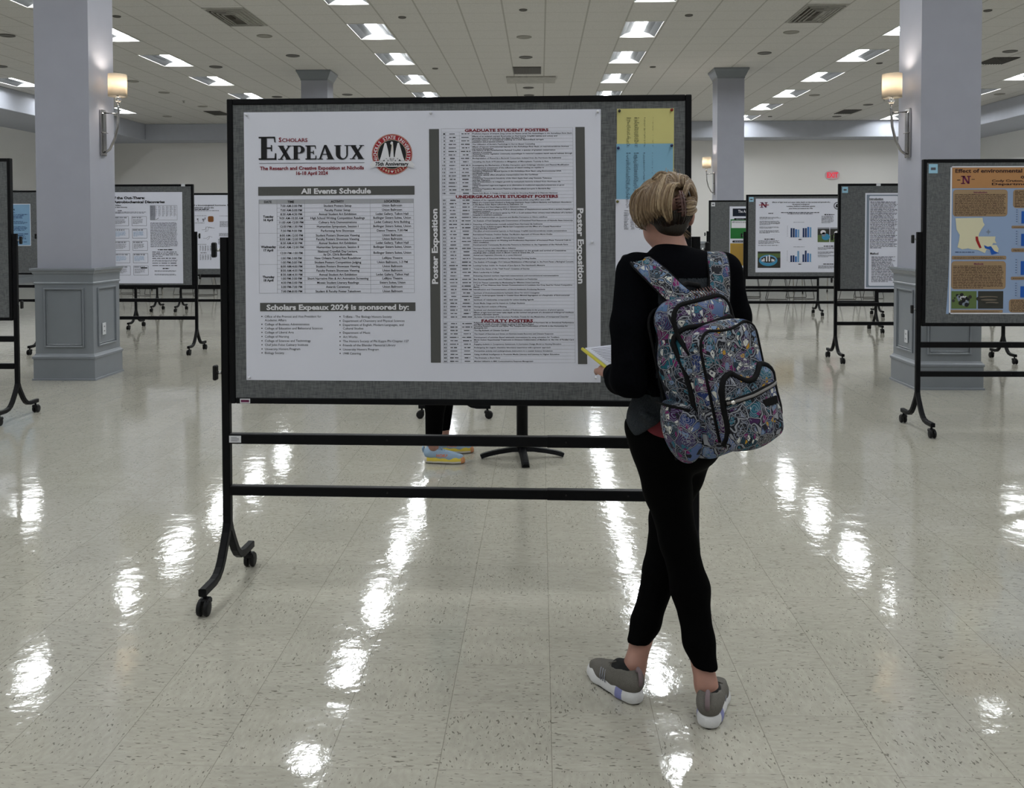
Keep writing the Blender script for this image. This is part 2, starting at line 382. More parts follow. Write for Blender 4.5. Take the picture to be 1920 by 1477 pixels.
class Sheet:
    """printed matter on a board, laid out in millimetre-like page units: page point (px,py) with y down"""
    def __init__(s, parent, px0, py0, x0, z0, sx, sz, y=-0.0185, skew=None):
        s.par = parent; s.a = (px0, py0, x0, z0, sx, sz); s.y = y; s.g = {}; s.skew = skew
    def pt(s, px, py, layer=1):
        px0, py0, x0, z0, sx, sz = s.a
        if s.skew: px, py = s.skew(px, py)
        return (x0 + (px - px0) / sx, s.y - 0.0007 * layer, z0 - (py - py0) / sz)
    def mb(s, g):
        if g not in s.g: s.g[g] = MB()
        return s.g[g]
    def R(s, x0, y0, x1, y1, mat, g='printed_panel', layer=1):
        s.mb(g).add([s.pt(x0, y1, layer), s.pt(x1, y1, layer), s.pt(x1, y0, layer), s.pt(x0, y0, layer)], [(0, 1, 2, 3)], mat)
    def poly(s, pts, mat, g='printed_panel', layer=1):
        vs = [s.pt(x, y, layer) for x, y in pts]
        from mathutils.geometry import tessellate_polygon
        fs = tessellate_polygon([[Vector((v[0], v[2], 0)) for v in vs]])
        s.mb(g).add(vs, fs, mat)
    def rr(s, x0, y0, x1, y1, r, mat, g='printed_panel', layer=1):
        p = []
        for cx, cy, a0 in ((x1 - r, y0 + r, -90), (x1 - r, y1 - r, 0), (x0 + r, y1 - r, 90), (x0 + r, y0 + r, 180)):
            for k in range(5): a = math.radians(a0 + k * 22.5); p.append((cx + r * math.cos(a), cy + r * math.sin(a)))
        s.poly(p, mat, g, layer)
    def disc(s, cx, cy, r, mat, g='printed_panel', layer=1, n=40, r0=0.0, a0=0, a1=360, ry=None):
        ry = ry or r; vs = []; fs = []
        for i in range(n + 1):
            a = math.radians(a0 + (a1 - a0) * i / n)
            vs.append(s.pt(cx + r0 * math.cos(a), cy + r0 * math.sin(a) * ry / r, layer)); vs.append(s.pt(cx + r * math.cos(a), cy + ry * math.sin(a), layer))
        for i in range(n): fs.append((2 * i, 2 * i + 2, 2 * i + 3, 2 * i + 1))
        s.mb(g).add(vs, fs, mat)
    def T(s, px, py, txt, h, mat='ink', w=None, al='c', bold=0.0, rot=0, g='lettering', layer=2, maxw=None):
        v, f = text_mesh(txt, bold)
        if not len(v): return
        k = h / 0.70; x = v[:, 0] * k; y = v[:, 1] * k
        wd = x.max() - x.min(); x = x - x.min()
        sc = 1.0
        if w: sc = w / wd
        elif maxw and wd > maxw: sc = maxw / wd
        x = x * sc; wd *= sc
        x = x - {'c': wd / 2, 'l': 0, 'r': wd}[al]; y = y - h / 2
        a = math.radians(rot); c_, s_ = math.cos(a), math.sin(a)
        s.mb(g).add([s.pt(px + xx * c_ + yy * s_, py + xx * s_ - yy * c_, layer) for xx, yy in zip(x, y)], f, mat)
    def arc(s, cx, cy, r, txt, h, a_mid, step, mat='white', flip=False, layer=4, bold=0.02):
        n = len(txt)
        for i, ch in enumerate(txt):
            if ch == ' ': continue
            o = (i - (n - 1) / 2) * step
            a = a_mid + (o if not flip else -o); ar = math.radians(a)
            s.T(cx + r * math.cos(ar), cy + r * math.sin(ar), ch, h, mat, rot=(a + 90 if not flip else a - 90), layer=layer, bold=bold)
    def lines(s, x0, y0, x1, y1, n, mat='soft', th=0.42, g='body_text', rag=0.12, layer=2, last=0.6, al='l'):
        dy = (y1 - y0) / n; mb = s.mb(g)
        for i in range(n):
            yy = y0 + dy * (i + 0.5); xe = x1 - (x1 - x0) * random.random() * rag
            if i == n - 1 and n > 2: xe = x0 + (x1 - x0) * (last * random.uniform(0.6, 1.2))
            x = x0; sh = (x1 - xe) / 2 if al == 'c' else 0
            while x < xe:
                wl = min(dy * random.uniform(0.9, 3.6), xe - x); hh = dy * th * random.uniform(0.75, 1.15) / 2
                s.R(x + sh, yy - hh, x + wl + sh, yy + hh, mat, g, layer); x += wl + dy * 0.42
    def vl(s, x, y0, y1, mat='line', t=0.35, layer=1): s.R(x - t / 2, y0, x + t / 2, y1, mat, 'rules', layer)
    def hl(s, x0, x1, y, mat='line', t=0.35, layer=1): s.R(x0, y - t / 2, x1, y + t / 2, mat, 'rules', layer)
    def frame(s, x0, y0, x1, y1, mat='line', t=0.5):
        s.hl(x0, x1, y0, mat, t); s.hl(x0, x1, y1, mat, t); s.vl(x0, y0, y1, mat, t); s.vl(x1, y0, y1, mat, t)
    def done(s):
        for g, mb in s.g.items(): mb.build(g.split('#')[0], s.par)


# ------------------------------------------------------------------ signed-distance modelling (surface nets)
class Vol:
    def __init__(s, lo, hi, h):
        s.lo = np.array(lo, float); s.h = h; s.n = np.maximum(4, np.ceil((np.array(hi) - s.lo) / h).astype(int) + 1)
        s.D = np.full(s.n, 1.0, np.float32)
    def _win(s, lo, hi):
        a = np.clip(np.floor((np.array(lo) - s.lo) / s.h).astype(int), 0, s.n); b = np.clip(np.ceil((np.array(hi) - s.lo) / s.h).astype(int) + 1, 0, s.n)
        if np.any(b <= a): return None
        g = [s.lo[i] + s.h * np.arange(a[i], b[i]) for i in range(3)]
        X = np.stack(np.meshgrid(*g, indexing='ij'), -1).astype(np.float32)
        return tuple(slice(a[i], b[i]) for i in range(3)), X
    def _put(s, sl, d, k, sub=False):
        a = s.D[sl]
        if sub: d = -d; h = np.maximum(k - np.abs(a - d), 0) / max(k, 1e-6); s.D[sl] = np.maximum(a, d) + h * h * k / 4
        else: h = np.maximum(k - np.abs(a - d), 0) / max(k, 1e-6); s.D[sl] = np.minimum(a, d) - h * h * k / 4
    def cap(s, a, b, ra, rb, k=0.02, sub=False):
        a = np.array(a, float); b = np.array(b, float); r = max(ra, rb) + k + 3 * s.h
        W = s._win(np.minimum(a, b) - r, np.maximum(a, b) + r)
        if W is None: return
        sl, X = W; ab = b - a; t = np.clip(((X - a) @ ab) / max(ab @ ab, 1e-9), 0, 1)
        d = np.linalg.norm(X - a - t[..., None] * ab, axis=-1) - (ra + (rb - ra) * t); s._put(sl, d, k, sub)
    def chain(s, pts, k=0.02):
        for (p, r), (q, t) in zip(pts, pts[1:]): s.cap(p, q, r, t, k)
    def ell(s, c, rad, R=None, k=0.02, sub=False):
        c = np.array(c, float); rad = np.array(rad, float); r = rad.max() + k + 3 * s.h
        W = s._win(c - r, c + r)
        if W is None: return
        sl, X = W; q = X - c
        if R is not None: q = q @ np.array(R, dtype=np.float32)
        k0 = np.linalg.norm(q / rad, axis=-1); k1 = np.linalg.norm(q / rad ** 2, axis=-1)
        s._put(sl, k0 * (k0 - 1) / np.maximum(k1, 1e-6), k, sub)
    def rbox(s, c, half, rnd, R=None, k=0.01, sub=False):
        c = np.array(c, float); half = np.array(half, float); r = np.linalg.norm(half) + k + 3 * s.h
        W = s._win(c - r, c + r)
        if W is None: return
        sl, X = W; q = X - c
        if R is not None: q = q @ np.array(R, dtype=np.float32)
        q = np.abs(q) - (half - rnd); s._put(sl, np.linalg.norm(np.maximum(q, 0), axis=-1) + np.minimum(q.max(-1), 0) - rnd, k, sub)
    def cut(s, p, n, k=0.004):                  # remove the side n points to
        W = s._win(s.lo, s.lo + s.h * s.n); sl, X = W; n = np.array(n, float); n /= np.linalg.norm(n)
        d = -((X - np.array(p)) @ n); s._put(sl, d, k, True)
    def mesh(s):
        D = s.D; D[0] = D[-1] = 1; D[:, 0] = D[:, -1] = 1; D[:, :, 0] = D[:, :, -1] = 1
        I = D < 0; n = s.n - 1
        cnt = np.zeros(n, np.int16); 
        for dx in (0, 1):
            for dy in (0, 1):
                for dz in (0, 1): cnt += I[dx:dx + n[0], dy:dy + n[1], dz:dz + n[2]]
        act = (cnt > 0) & (cnt < 8); cells = np.argwhere(act); idx = np.full(n, -1, np.int64); idx[act] = np.arange(len(cells))
        acc = np.zeros((len(cells), 3)); num = np.zeros(len(cells))
        cor = [(a, b, c) for a in (0, 1) for b in (0, 1) for c in (0, 1)]
        for a in cor:
            for ax in range(3):
                if a[ax]: continue
                b = list(a); b[ax] = 1
                da = D[cells[:, 0] + a[0], cells[:, 1] + a[1], cells[:, 2] + a[2]]; db = D[cells[:, 0] + b[0], cells[:, 1] + b[1], cells[:, 2] + b[2]]
                m = (da < 0) != (db < 0); t = np.where(m, da / np.where(m, da - db, 1), 0)
                p = np.tile(np.array(a, float), (len(cells), 1)); p[:, ax] += t
                acc[m] += p[m]; num[m] += 1
        V = s.lo + s.h * (cells + acc / num[:, None])
        F = []
        for ax in range(3):
            o = [k for k in range(3) if k != ax]
            A = I; sh = [slice(1, -1)] * 3; s0 = [slice(1, n[k]) for k in range(3)]; s0[ax] = slice(0, n[ax])
            s1 = list(s0); s1[ax] = slice(1, n[ax] + 1)
            ch = A[tuple(s0)] != A[tuple(s1)]; e = np.argwhere(ch)
            off = np.array([1, 1, 1]); off[ax] = 0; e = e + off
            ins = A[e[:, 0], e[:, 1], e[:, 2]]
            q = []
            for (p, r) in ((-1, -1), (0, -1), (0, 0), (-1, 0)):
                c = e.copy(); c[:, o[0]] += p; c[:, o[1]] += r; q.append(idx[c[:, 0], c[:, 1], c[:, 2]])
            q = np.stack(q, 1); fl = ins if ax != 1 else ~ins
            q[~fl] = q[~fl][:, ::-1]; F.append(q)
        return V, np.concatenate(F)
    def into(s, mb, mat, color=None, relax=2):
        V, F = s.mesh()
        for _ in range(relax):                  # light Laplacian relaxation
            acc = np.zeros_like(V); num = np.zeros(len(V))
            for a, b in ((0, 1), (1, 2), (2, 3), (3, 0)):
                np.add.at(acc, F[:, a], V[F[:, b]]); np.add.at(num, F[:, a], 1); np.add.at(acc, F[:, b], V[F[:, a]]); np.add.at(num, F[:, b], 1)
            V = V * 0.5 + 0.5 * acc / np.maximum(num, 1)[:, None]
        if color is None: mb.add(V, F, mat, True)
        else:
            cen = V[F].mean(1); cl = color(cen); o = len(mb.v); mb.v.extend(map(tuple, V.tolist()))
            ks = [mb.mi(x) for x in mat]
            for f, c in zip((F + o).tolist(), cl.tolist()): mb.f.append(f); mb.m.append(ks[c]); mb.sm.append(True)


# ================================================================== ROOM
XL, XR, YB, YF = -13.9, 13.1, 29.0, -3.6
b = MB(); b.box(XL - .2, XR + .2, YF - .2, YB + .2, -0.12, 0, 'floor'); struct(b.build('floor'))
b = MB(); b.box(XL - .2, XR + .2, YF - .2, YB + .2, ZC + .16, ZC + .26, 'ceiling')
# the ceiling plane is cut out above every troffer
ROWX = [-11.2, -6.94, -2.67, 1.59, 5.86, 10.13]
YFAR = [15.70 + 2.4384 * k for k in range(-7, 6)]
xs = sorted([XL - .2, XR + .2] + [x + d for x in ROWX for d in (-.30, .30)])
for i in range(len(xs) - 1):
    cx = (xs[i] + xs[i + 1]) / 2
    if any(abs(cx - x) < .1 for x in ROWX):
        ys = [YF - .2] + [v for y in (YFAR[:-1] if cx < -5 else YFAR) for v in (y - 1.2192, y)] + [YB + .2]
        for j in range(0, len(ys), 2): b.add([(xs[i], ys[j], ZC), (xs[i + 1], ys[j], ZC), (xs[i + 1], ys[j + 1], ZC), (xs[i], ys[j + 1], ZC)], [(0, 3, 2, 1)], 'ceiling')
    else: b.add([(xs[i], YF - .2, ZC), (xs[i + 1], YF - .2, ZC), (xs[i + 1], YB + .2, ZC), (xs[i], YB + .2, ZC)], [(0, 3, 2, 1)], 'ceiling')
struct(b.build('ceiling'))
for nm, q in (('wall_left', (XL - .2, XL, YF - .2, YB + .2)), ('wall_right', (XR, XR + .2, YF - .2, YB + .2)), ('wall_back', (XL, XR, YB, YB + .2)), ('wall_front', (XL, XR, YF - .2, YF))):
    b = MB(); b.box(*q, 0, ZC + .16, 'wall2' if nm in ('wall_left', 'wall_right') else 'wall'); struct(b.build(nm))
# dropped soffits round the room
b = MB(); b.bbox(XL, -11.80, YF, YB, 4.09, ZC - .002, .01, 'soffit'); struct(b.build('trim_1'))
b = MB(); b.bbox(11.38, XR, YF, YB, 4.09, ZC - .002, .01, 'soffit'); struct(b.build('trim_2'))
b = MB(); b.bbox(-11.80, 11.38, 28.05, YB, 4.09, ZC - .002, .01, 'soffit'); struct(b.build('trim_3'))
for i, q in enumerate(((XL, XL + .035, YF, YB), (XR - .035, XR, YF, YB), (XL + .035, XR - .035, YB - .035, YB))):
    b = MB(); b.box(*q, .96, 1.03, 'trim'); struct(b.build('trim_%d' % (4 + i)))
    b = MB(); b.box(*q, 0, .15, 'trim'); struct(b.build('baseboard_' + ('left', 'right', 'back')[i]))
b = MB(); b.box(XL, XL + .03, 12.0, YB, 2.40, 2.47, 'trim'); struct(b.build('trim_7'))

# ------------------------------------------------------------------ ceiling troffers
def make_troffer():
    r = empty('ceiling_light')
    b = MB(); L = 1.2192; W = .2975
    sec = [(-W + .012, 0.002), (-.20, .055), (-.105, .085), (-.105, .14), (.105, .14), (.105, .085), (.20, .055), (W - .012, .002)]
    n = len(sec)
    b.add([(x, y, z) for y in (.012, L - .012) for x, z in sec], [(i, i + n, i + n + 1, i + 1) for i in range(n - 1)], 'reflector')
    b.build('reflector', r)
    for y in (.012, L - .012):
        b = MB(); b.add([(x, y, z) for x, z in sec], [list(range(n))], 'endcap'); b.build('end_cap', r)
    b = MB(); b.box(-.30, -W + .012, 0, L, -.006, .012, 'lframe'); b.box(W - .012, .30, 0, L, -.006, .012, 'lframe')
    b.box(-W + .012, W - .012, 0, .014, -.006, .012, 'lframe'); b.box(-W + .012, W - .012, L - .014, L, -.006, .012, 'lframe'); b.build('frame', r)
    b = MB(); q = [(.088 * math.cos(a), .083 - .018 * math.sin(a)) for a in [PI * k / 8 for k in range(9)]]
    b.add([(x, y, z) for y in (.02, L - .02) for x, z in q], [(i, i + 1, i + 10, i + 9) for i in range(8)] + [list(range(9)), list(range(17, 8, -1))], 'lens', False)
    b.build('lens', r)
    return r
rown = ['far left', 'second-from-left', 'left centre', 'right centre', 'second-from-right', 'far right']
ordn = ['nearest the back wall'] + [w_ + ' from the back wall' for w_ in 'second third fourth fifth sixth seventh eighth ninth tenth eleventh twelfth thirteenth'.split()]
tro = make_troffer(); first = True
for i, x in enumerate(ROWX):
    for k, y in enumerate(YFAR):
        if k == 12 and i < 2: continue
        o = tro if first else copy_tree(tro); first = False
        o.location = (x, y - 1.2192, ZC)
        tag(o, 'lit ceiling light in the %s row, %s' % (rown[i], ordn[12 - k]), 'ceiling light', 'recessed fluorescent ceiling lights')

# ------------------------------------------------------------------ discs, grilles, sprinklers in the ceiling
def disc_thing(x, y, r, dark, label):
    b = MB(); m = 'discd' if dark else 'disc'
    b.lathe([(0, -.010), (r * .80, -.010), (r * .86, -.016), (r, -.010), (r, 0)], (0, 0, 0), m, 24); o = b.build('ceiling_disc'); o.location = (x, y, ZC)
    tag(o, label, 'ceiling speaker' if not dark else 'downlight', 'round ceiling fittings')
D = [(-8.6, 15.13, 1, 'dark round downlight in the ceiling at the left edge, nearest'), (-10.36, 17.98, 1, 'dark round downlight in the ceiling at the far left edge'),
     (-6.26, 18.21, 1, 'dark round downlight right of the left column, above the second light row'), (-8.62, 19.9, 0, 'round ceiling disc just right of the left wall lamp shade'),
     (-8.62, 21.57, 0, 'round ceiling disc above the left wall lamp, second of its line'), (-8.62, 24.04, 0, 'round ceiling disc above the poster board left end, deep in the room'),
     (-10.37, 26.15, 0, 'small round ceiling disc near the back left corner'), (-4.47, 15.34, 0, 'round ceiling disc below the left air diffuser'),
     (-4.47, 17.1, 1, 'dark round downlight in front of the far left column'), (-4.5, 22.1, 1, 'dark round downlight right behind the far left column'),
     (-6.24, 22.4, 1, 'dark round downlight left behind the far left column'), (-.26, 15.59, 0, 'pale round ceiling disc above the return grille in the centre'),
     (-.26, 17.43, 1, 'dark round downlight just above the centre return grille'), (-.26, 21.2, 1, 'dark round downlight behind the centre return grille, nearer one'),
     (-.26, 22.4, 1, 'dark round downlight behind the centre return grille, farther one'), (4.02, 17.19, 1, 'dark round downlight in front of the far right column'),
     (4.02, 15.38, 0, 'round ceiling disc below the right air diffuser'), (6.48, 22.68, 0, 'round ceiling disc between the right light rows, middle distance'),
     (8.36, 24.5, 1, 'dark round downlight above the exit sign, nearer one'), (8.36, 27.05, 1, 'dark round downlight above the exit sign, farthest one'),
     (8.36, 17.2, 1, 'dark round downlight right of the right column'), (10.8, 22.7, 0, 'round ceiling disc near the right soffit')]
for x, y, d, l in D: disc_thing(x, y, .125, d, l)
for x, y, l in [(-6.22, 13.84, 'right of the left column top'), (-2.04, 14.07, 'near the top, between the centre light rows on the left'), (-2.05, 18.57, 'left of the centre grille'),
                (-2.05, 22.85, 'far left of the centre, above the poster board'), (2.19, 14.1, 'near the top, right of the right centre light row'), (2.19, 18.57, 'right of the right centre light row, middle distance'),
                (6.46, 18.33, 'left of the right column'), (6.47, 26.96, 'near the back wall, above the exit sign'), (6.46, 13.96, 'right of the right column top'), (-.24, 13.66, 'at the top centre of the ceiling')]:
    disc_thing(x, y, .06, 1, 'small dark round ceiling fitting ' + l)

def sprinkler(x, y, l):
    b = MB(); b.lathe([(0, -.05), (.03, -.05), (.03, -.045), (.008, -.04), (.008, -.02), (.035, -.012), (.035, 0)], (0, 0, 0), 'ventw', 14); o = b.build('sprinkler'); o.location = (x, y, ZC)
    tag(o, l, 'sprinkler')
sprinkler(-8.71, 23.0, 'small ceiling sprinkler head right of the left wall lamp'); sprinkler(8.41, 23.5, 'small ceiling sprinkler head left of the right wall lamp')

def diffuser(x0, y0, l):
    r = empty('air_diffuser', (x0 + .24, y0 + .48, ZC)); tag(r, l, 'air vent')
    b = MB()
    b.box(-.30, .30, -.60, .60, -.008, -.001, 'ventw'); b.build('face_plate', r)
    b = MB()
    for s in range(4):
        k = s / 4.0; w = .26 - .055 * s; h = .52 - .06 * s
        z0 = -.012 - .006 * s
        for sx in (-1, 1):
            b.box(sx * w - .006, sx * w + .006, -h, h, z0 - .014, z0, 'ventw')
        for sy in (-1, 1): b.box(-w, w, sy * h - .006, sy * h + .006, z0 - .014, z0, 'ventw')
    for k in range(14): b.box(-.235, -.01, -.45 + k * .036, -.435 + k * .036, -.030, -.012, 'vent')
    b.build('louvre', r); b = MB(); b.box(-.25, .05, -.50, .50, -.0125, -.0085, 'vent'); b.box(.05, .25, -.50, .50, -.0125, -.0085, 'ventw'); b.build('throat', r)
diffuser(-4.74, 13.5, 'square louvred air diffuser in the ceiling right of the left column'); diffuser(3.80, 13.6, 'square louvred air diffuser in the ceiling left of the right column')

def grille(x0, x1, y0, y1, l, n=18):
    r = empty('return_grille', ((x0 + x1) / 2, (y0 + y1) / 2, ZC)); tag(r, l, 'air vent'); w = (x1 - x0) / 2; h = (y1 - y0) / 2
    b = MB(); b.box(-w, w, -h, h, -.006, -.001, 'vent'); b.build('backing', r)
    b = MB()
    for k in range(n): xx = -w + (k + .5) * 2 * w / n; b.box(xx - .006, xx + .006, -h, h, -.02, -.006, 'discd')
    b.build('slat', r)
grille(-.53, .02, 18.46, 19.30, 'brown slatted return grille in the centre of the ceiling')
grille(-8.95, -8.50, 25.0, 25.9, 'dull ceiling grille near the back left corner', 10)
grille(8.07, 8.55, 25.5, 26.4, 'dark ceiling grille above the exit sign', 10)
grille(8.36, 8.85, 17.8, 18.5, 'dark ceiling grille seen just right of the right column', 10)
b = MB(); b.box(-.70, .32, 19.60, 20.42, ZC - .03, ZC - .001, 'ventw'); o = b.build('access_panel'); tag(o, 'flat ceiling access panel behind the centre return grille', 'ceiling panel')

# ------------------------------------------------------------------ columns
def column(cx, cy, label, pedestal_w=.60):
    r = empty('column', (cx, cy, 0)); tag(r, label, 'column')
    b = MB(); b.box(-.262, .262, -.262, .262, 1.0, ZC, 'shaft'); b.build('shaft', r)
    def ring(b, prof, m):          # square mouldings: (half width, z)
        n = len(prof); vs = []
        for h, z in prof: vs += [(-h, -h, z), (h, -h, z), (h, h, z), (-h, h, z)]
        fs = []
        for i in range(n - 1):
            for k in range(4): fs.append((4 * i + k, 4 * i + (k + 1) % 4, 4 * i + 4 + (k + 1) % 4, 4 * i + 4 + k))
        b.add(vs, fs, m)
    b = MB(); ring(b, [(.308, 0), (.308, .016), (.298, .020), (.298, .205), (.306, .210), (.306, .228), (.292, .240), (.286, .252), (.282, .254), (.282, .918), (.291, .924), (.291, .936), (.286, .942),
                       (.288, 1.015), (.298, 1.024), (.302, 1.040), (.317, 1.056), (.317, 1.074), (.262, 1.076)], 'pedestal'); ped = b.build('pedestal', r)
    for k in range(4):             # one raised panel moulding on each face
        R = Matrix.Rotation(k * PI / 2, 4, 'Z'); b = MB()
        def fr(x0, x1, z0, z1, t, d):
            for q in ((x0, x0 + t, z0, z1), (x1 - t, x1, z0, z1), (x0 + t, x1 - t, z0, z0 + t), (x0 + t, x1 - t, z1 - t, z1)):
                b.bbox(q[0], q[1], -.282 - d, -.2815, q[2], q[3], .003, 'pedestal')
        fr(-.195, .195, .315, .885, .016, .014); fr(-.172, .172, .338, .862, .008, .006)
        o = b.build('panel_moulding', ped); o.matrix_basis = R
    b = MB(); ring(b, [(.262, ZC - .20), (.272, ZC - .195), (.272, ZC - .17), (.285, ZC - .15), (.325, ZC - .06), (.345, ZC - .03), (.345, ZC)], 'pedestal'); b.build('capital', r)
    return r
column(-4.555, 9.19, 'blue-grey square column on a panelled base near the left side'); column(3.640, 8.80, 'blue-grey square column on a panelled base near the right side, partly behind an orange poster board')
column(-4.47, 18.97, 'far blue-grey column whose capital shows above the big poster board on the left'); column(3.745, 19.05, 'far blue-grey column right of the big poster board')

def outlet(x, y, z, sx, label):
    r = empty('wall_outlet', (x, y, z)); tag(r, label, 'outlet')
    b = MB(); b.bbox(min(0, sx * .006), max(0, sx * .006), -.036, .036, -.058, .058, .002, 'plate'); b.build('cover_plate', r)
    b = MB()
    for dz in (-.022, .022):
        for dy in (-.008, .008): b.box(min(sx * .006, sx * .0075), max(sx * .006, sx * .0075), dy - .002, dy + .002, dz - .006, dz + .006, 'soft')
    b.build('socket', r)
outlet(-4.555 + .286, 9.115, .475, 1, 'white power outlet on the base of the left column'); outlet(3.640 - .286, 8.755, .45, -1, 'white power outlet on the base of the right column')

# ------------------------------------------------------------------ wall lamps
def sconce(x, y, sx, zp, zs, label, power=5.5):
    r = empty('wall_sconce', (x, y, 0)); tag(r, label, 'wall lamp')
    b = MB(); b.bbox(min(0, sx * .022), max(0, sx * .022), -.055, .055, zp - .225, zp + .225, .006, 'chrome')
    b.bbox(min(sx * .02, sx * .030), max(sx * .02, sx * .030), -.032, .032, zp - .19, zp + .19, .004, 'chrome')
    b.tube([(sx * .03, -.06, zp), (sx * .036, 0, zp), (sx * .03, .06, zp)], .004, 'chrome'); b.build('back_plate', r)
    X = .165; b = MB()
    for dy in (-.011, .011):
        pts = [(sx * .03, dy, zp - .195), (sx * .075, dy, zp - .16), (sx * .125, dy, zp - .06), (sx * .155, dy, zp + .06), (sx * (X), dy * .8, zp + .20), (sx * X, dy * .6, zs - .165)]
        P_ = []
        for i in range(len(pts) - 1):
            for t in (0, .5): P_.append(tuple(pts[i][k] * (1 - t) + pts[i + 1][k] * t for k in range(3)))
        P_.append(pts[-1]); b.tube(P_, .008, 'chrome')
    b.tube([(sx * .02, 0, zp + .195), (sx * .155, 0, zp + .185)], .006, 'chrome')
    b.lathe([(0, -.0), (.016, 0), (.016, .012), (0, .012)], (sx * X, 0, zs - .172), 'chrome', 16); b.build('arm', r)
    b = MB(); c0 = (sx * X, 0, zs - .135)
    b.lathe([(.0001, -.030)] + [(.030 * math.sin(a), -.030 * math.cos(a)) for a in [PI * k / 10 for k in range(1, 10)]] + [(.0001, .030)], c0, 'glass', 20); b.build('crystal_ball', r)
    b = MB(); cx = sx * (X - .005)
    prof = [(.103, -.108), (.1055, -.108), (.1055, .108), (.103, .108), (.103, -.108)]
    n = 36; vs = []; fs = []
    for i in range(n):
        a = 2 * PI * i / n
        for rr, h in prof[:4]: vs.append((cx + rr * .80 * math.cos(a), rr * 1.0 * math.sin(a), zs + h))
    for i in range(n):
        j = (i + 1) % n
        for q in range(4): fs.append((4 * i + q, 4 * j + q, 4 * j + (q + 1) % 4, 4 * i + (q + 1) % 4))
    b.add(vs, fs, 'shade', True); b.build('lamp_shade', r)
    b = MB()
    b.tube([(cx, 0, zs - .10), (cx, 0, zs - .04)], .012, 'chrome')
    for a in (0, 2.1, 4.2): b.tube([(cx, 0, zs - .095), (cx + .08 * math.cos(a), .10 * math.sin(a), zs - .095)], .0025, 'chrome')
    b.build('socket', r)
    l = bpy.data.lights.new('bulb', 'POINT'); l.energy = power; l.color = (1.0, .89, .76); l.shadow_soft_size = .035
    lo = bpy.data.objects.new('bulb', l); C.objects.link(lo); lo.parent = r; lo.location = (cx, 0, zs + .02)
sconce(-4.555 + .262, 9.19, 1, 2.39, 2.85, 'lit wall lamp with a drum shade on the left column')
sconce(3.640 - .262, 8.80, -1, 2.31, 2.74, 'lit wall lamp with a drum shade on the right column')
sconce(3.745 - .262, 19.05, -1, 2.33, 2.745, 'lit wall lamp on the far column right of the big poster board')

# exit sign
r = empty('exit_sign', (8.84, YB, 3.03)); tag(r, 'small oval sign with glowing red letters on the back wall', 'exit sign')
b = MB(); n = 32
pts = [(.215 * math.copysign(abs(math.cos(a)) ** .8, math.cos(a)), .135 * math.copysign(abs(math.sin(a)) ** .8, math.sin(a))) for a in [2 * PI * k / n for k in range(n)]]
b.add([(x, -.03, z) for x, z in pts] + [(x, -.001, z) for x, z in pts], [list(range(n))] + [(i, i + n, (i + 1) % n + n, (i + 1) % n) for i in range(n)], 'exitw'); b.build('sign_face', r)
sh = Sheet(r, 0, 0, 0, 0, 1000, 1000, y=-.033); sh.T(0, 0, 'EXIT', 150, 'exitr', w=330, bold=.03, g='lettering', layer=1); sh.done()

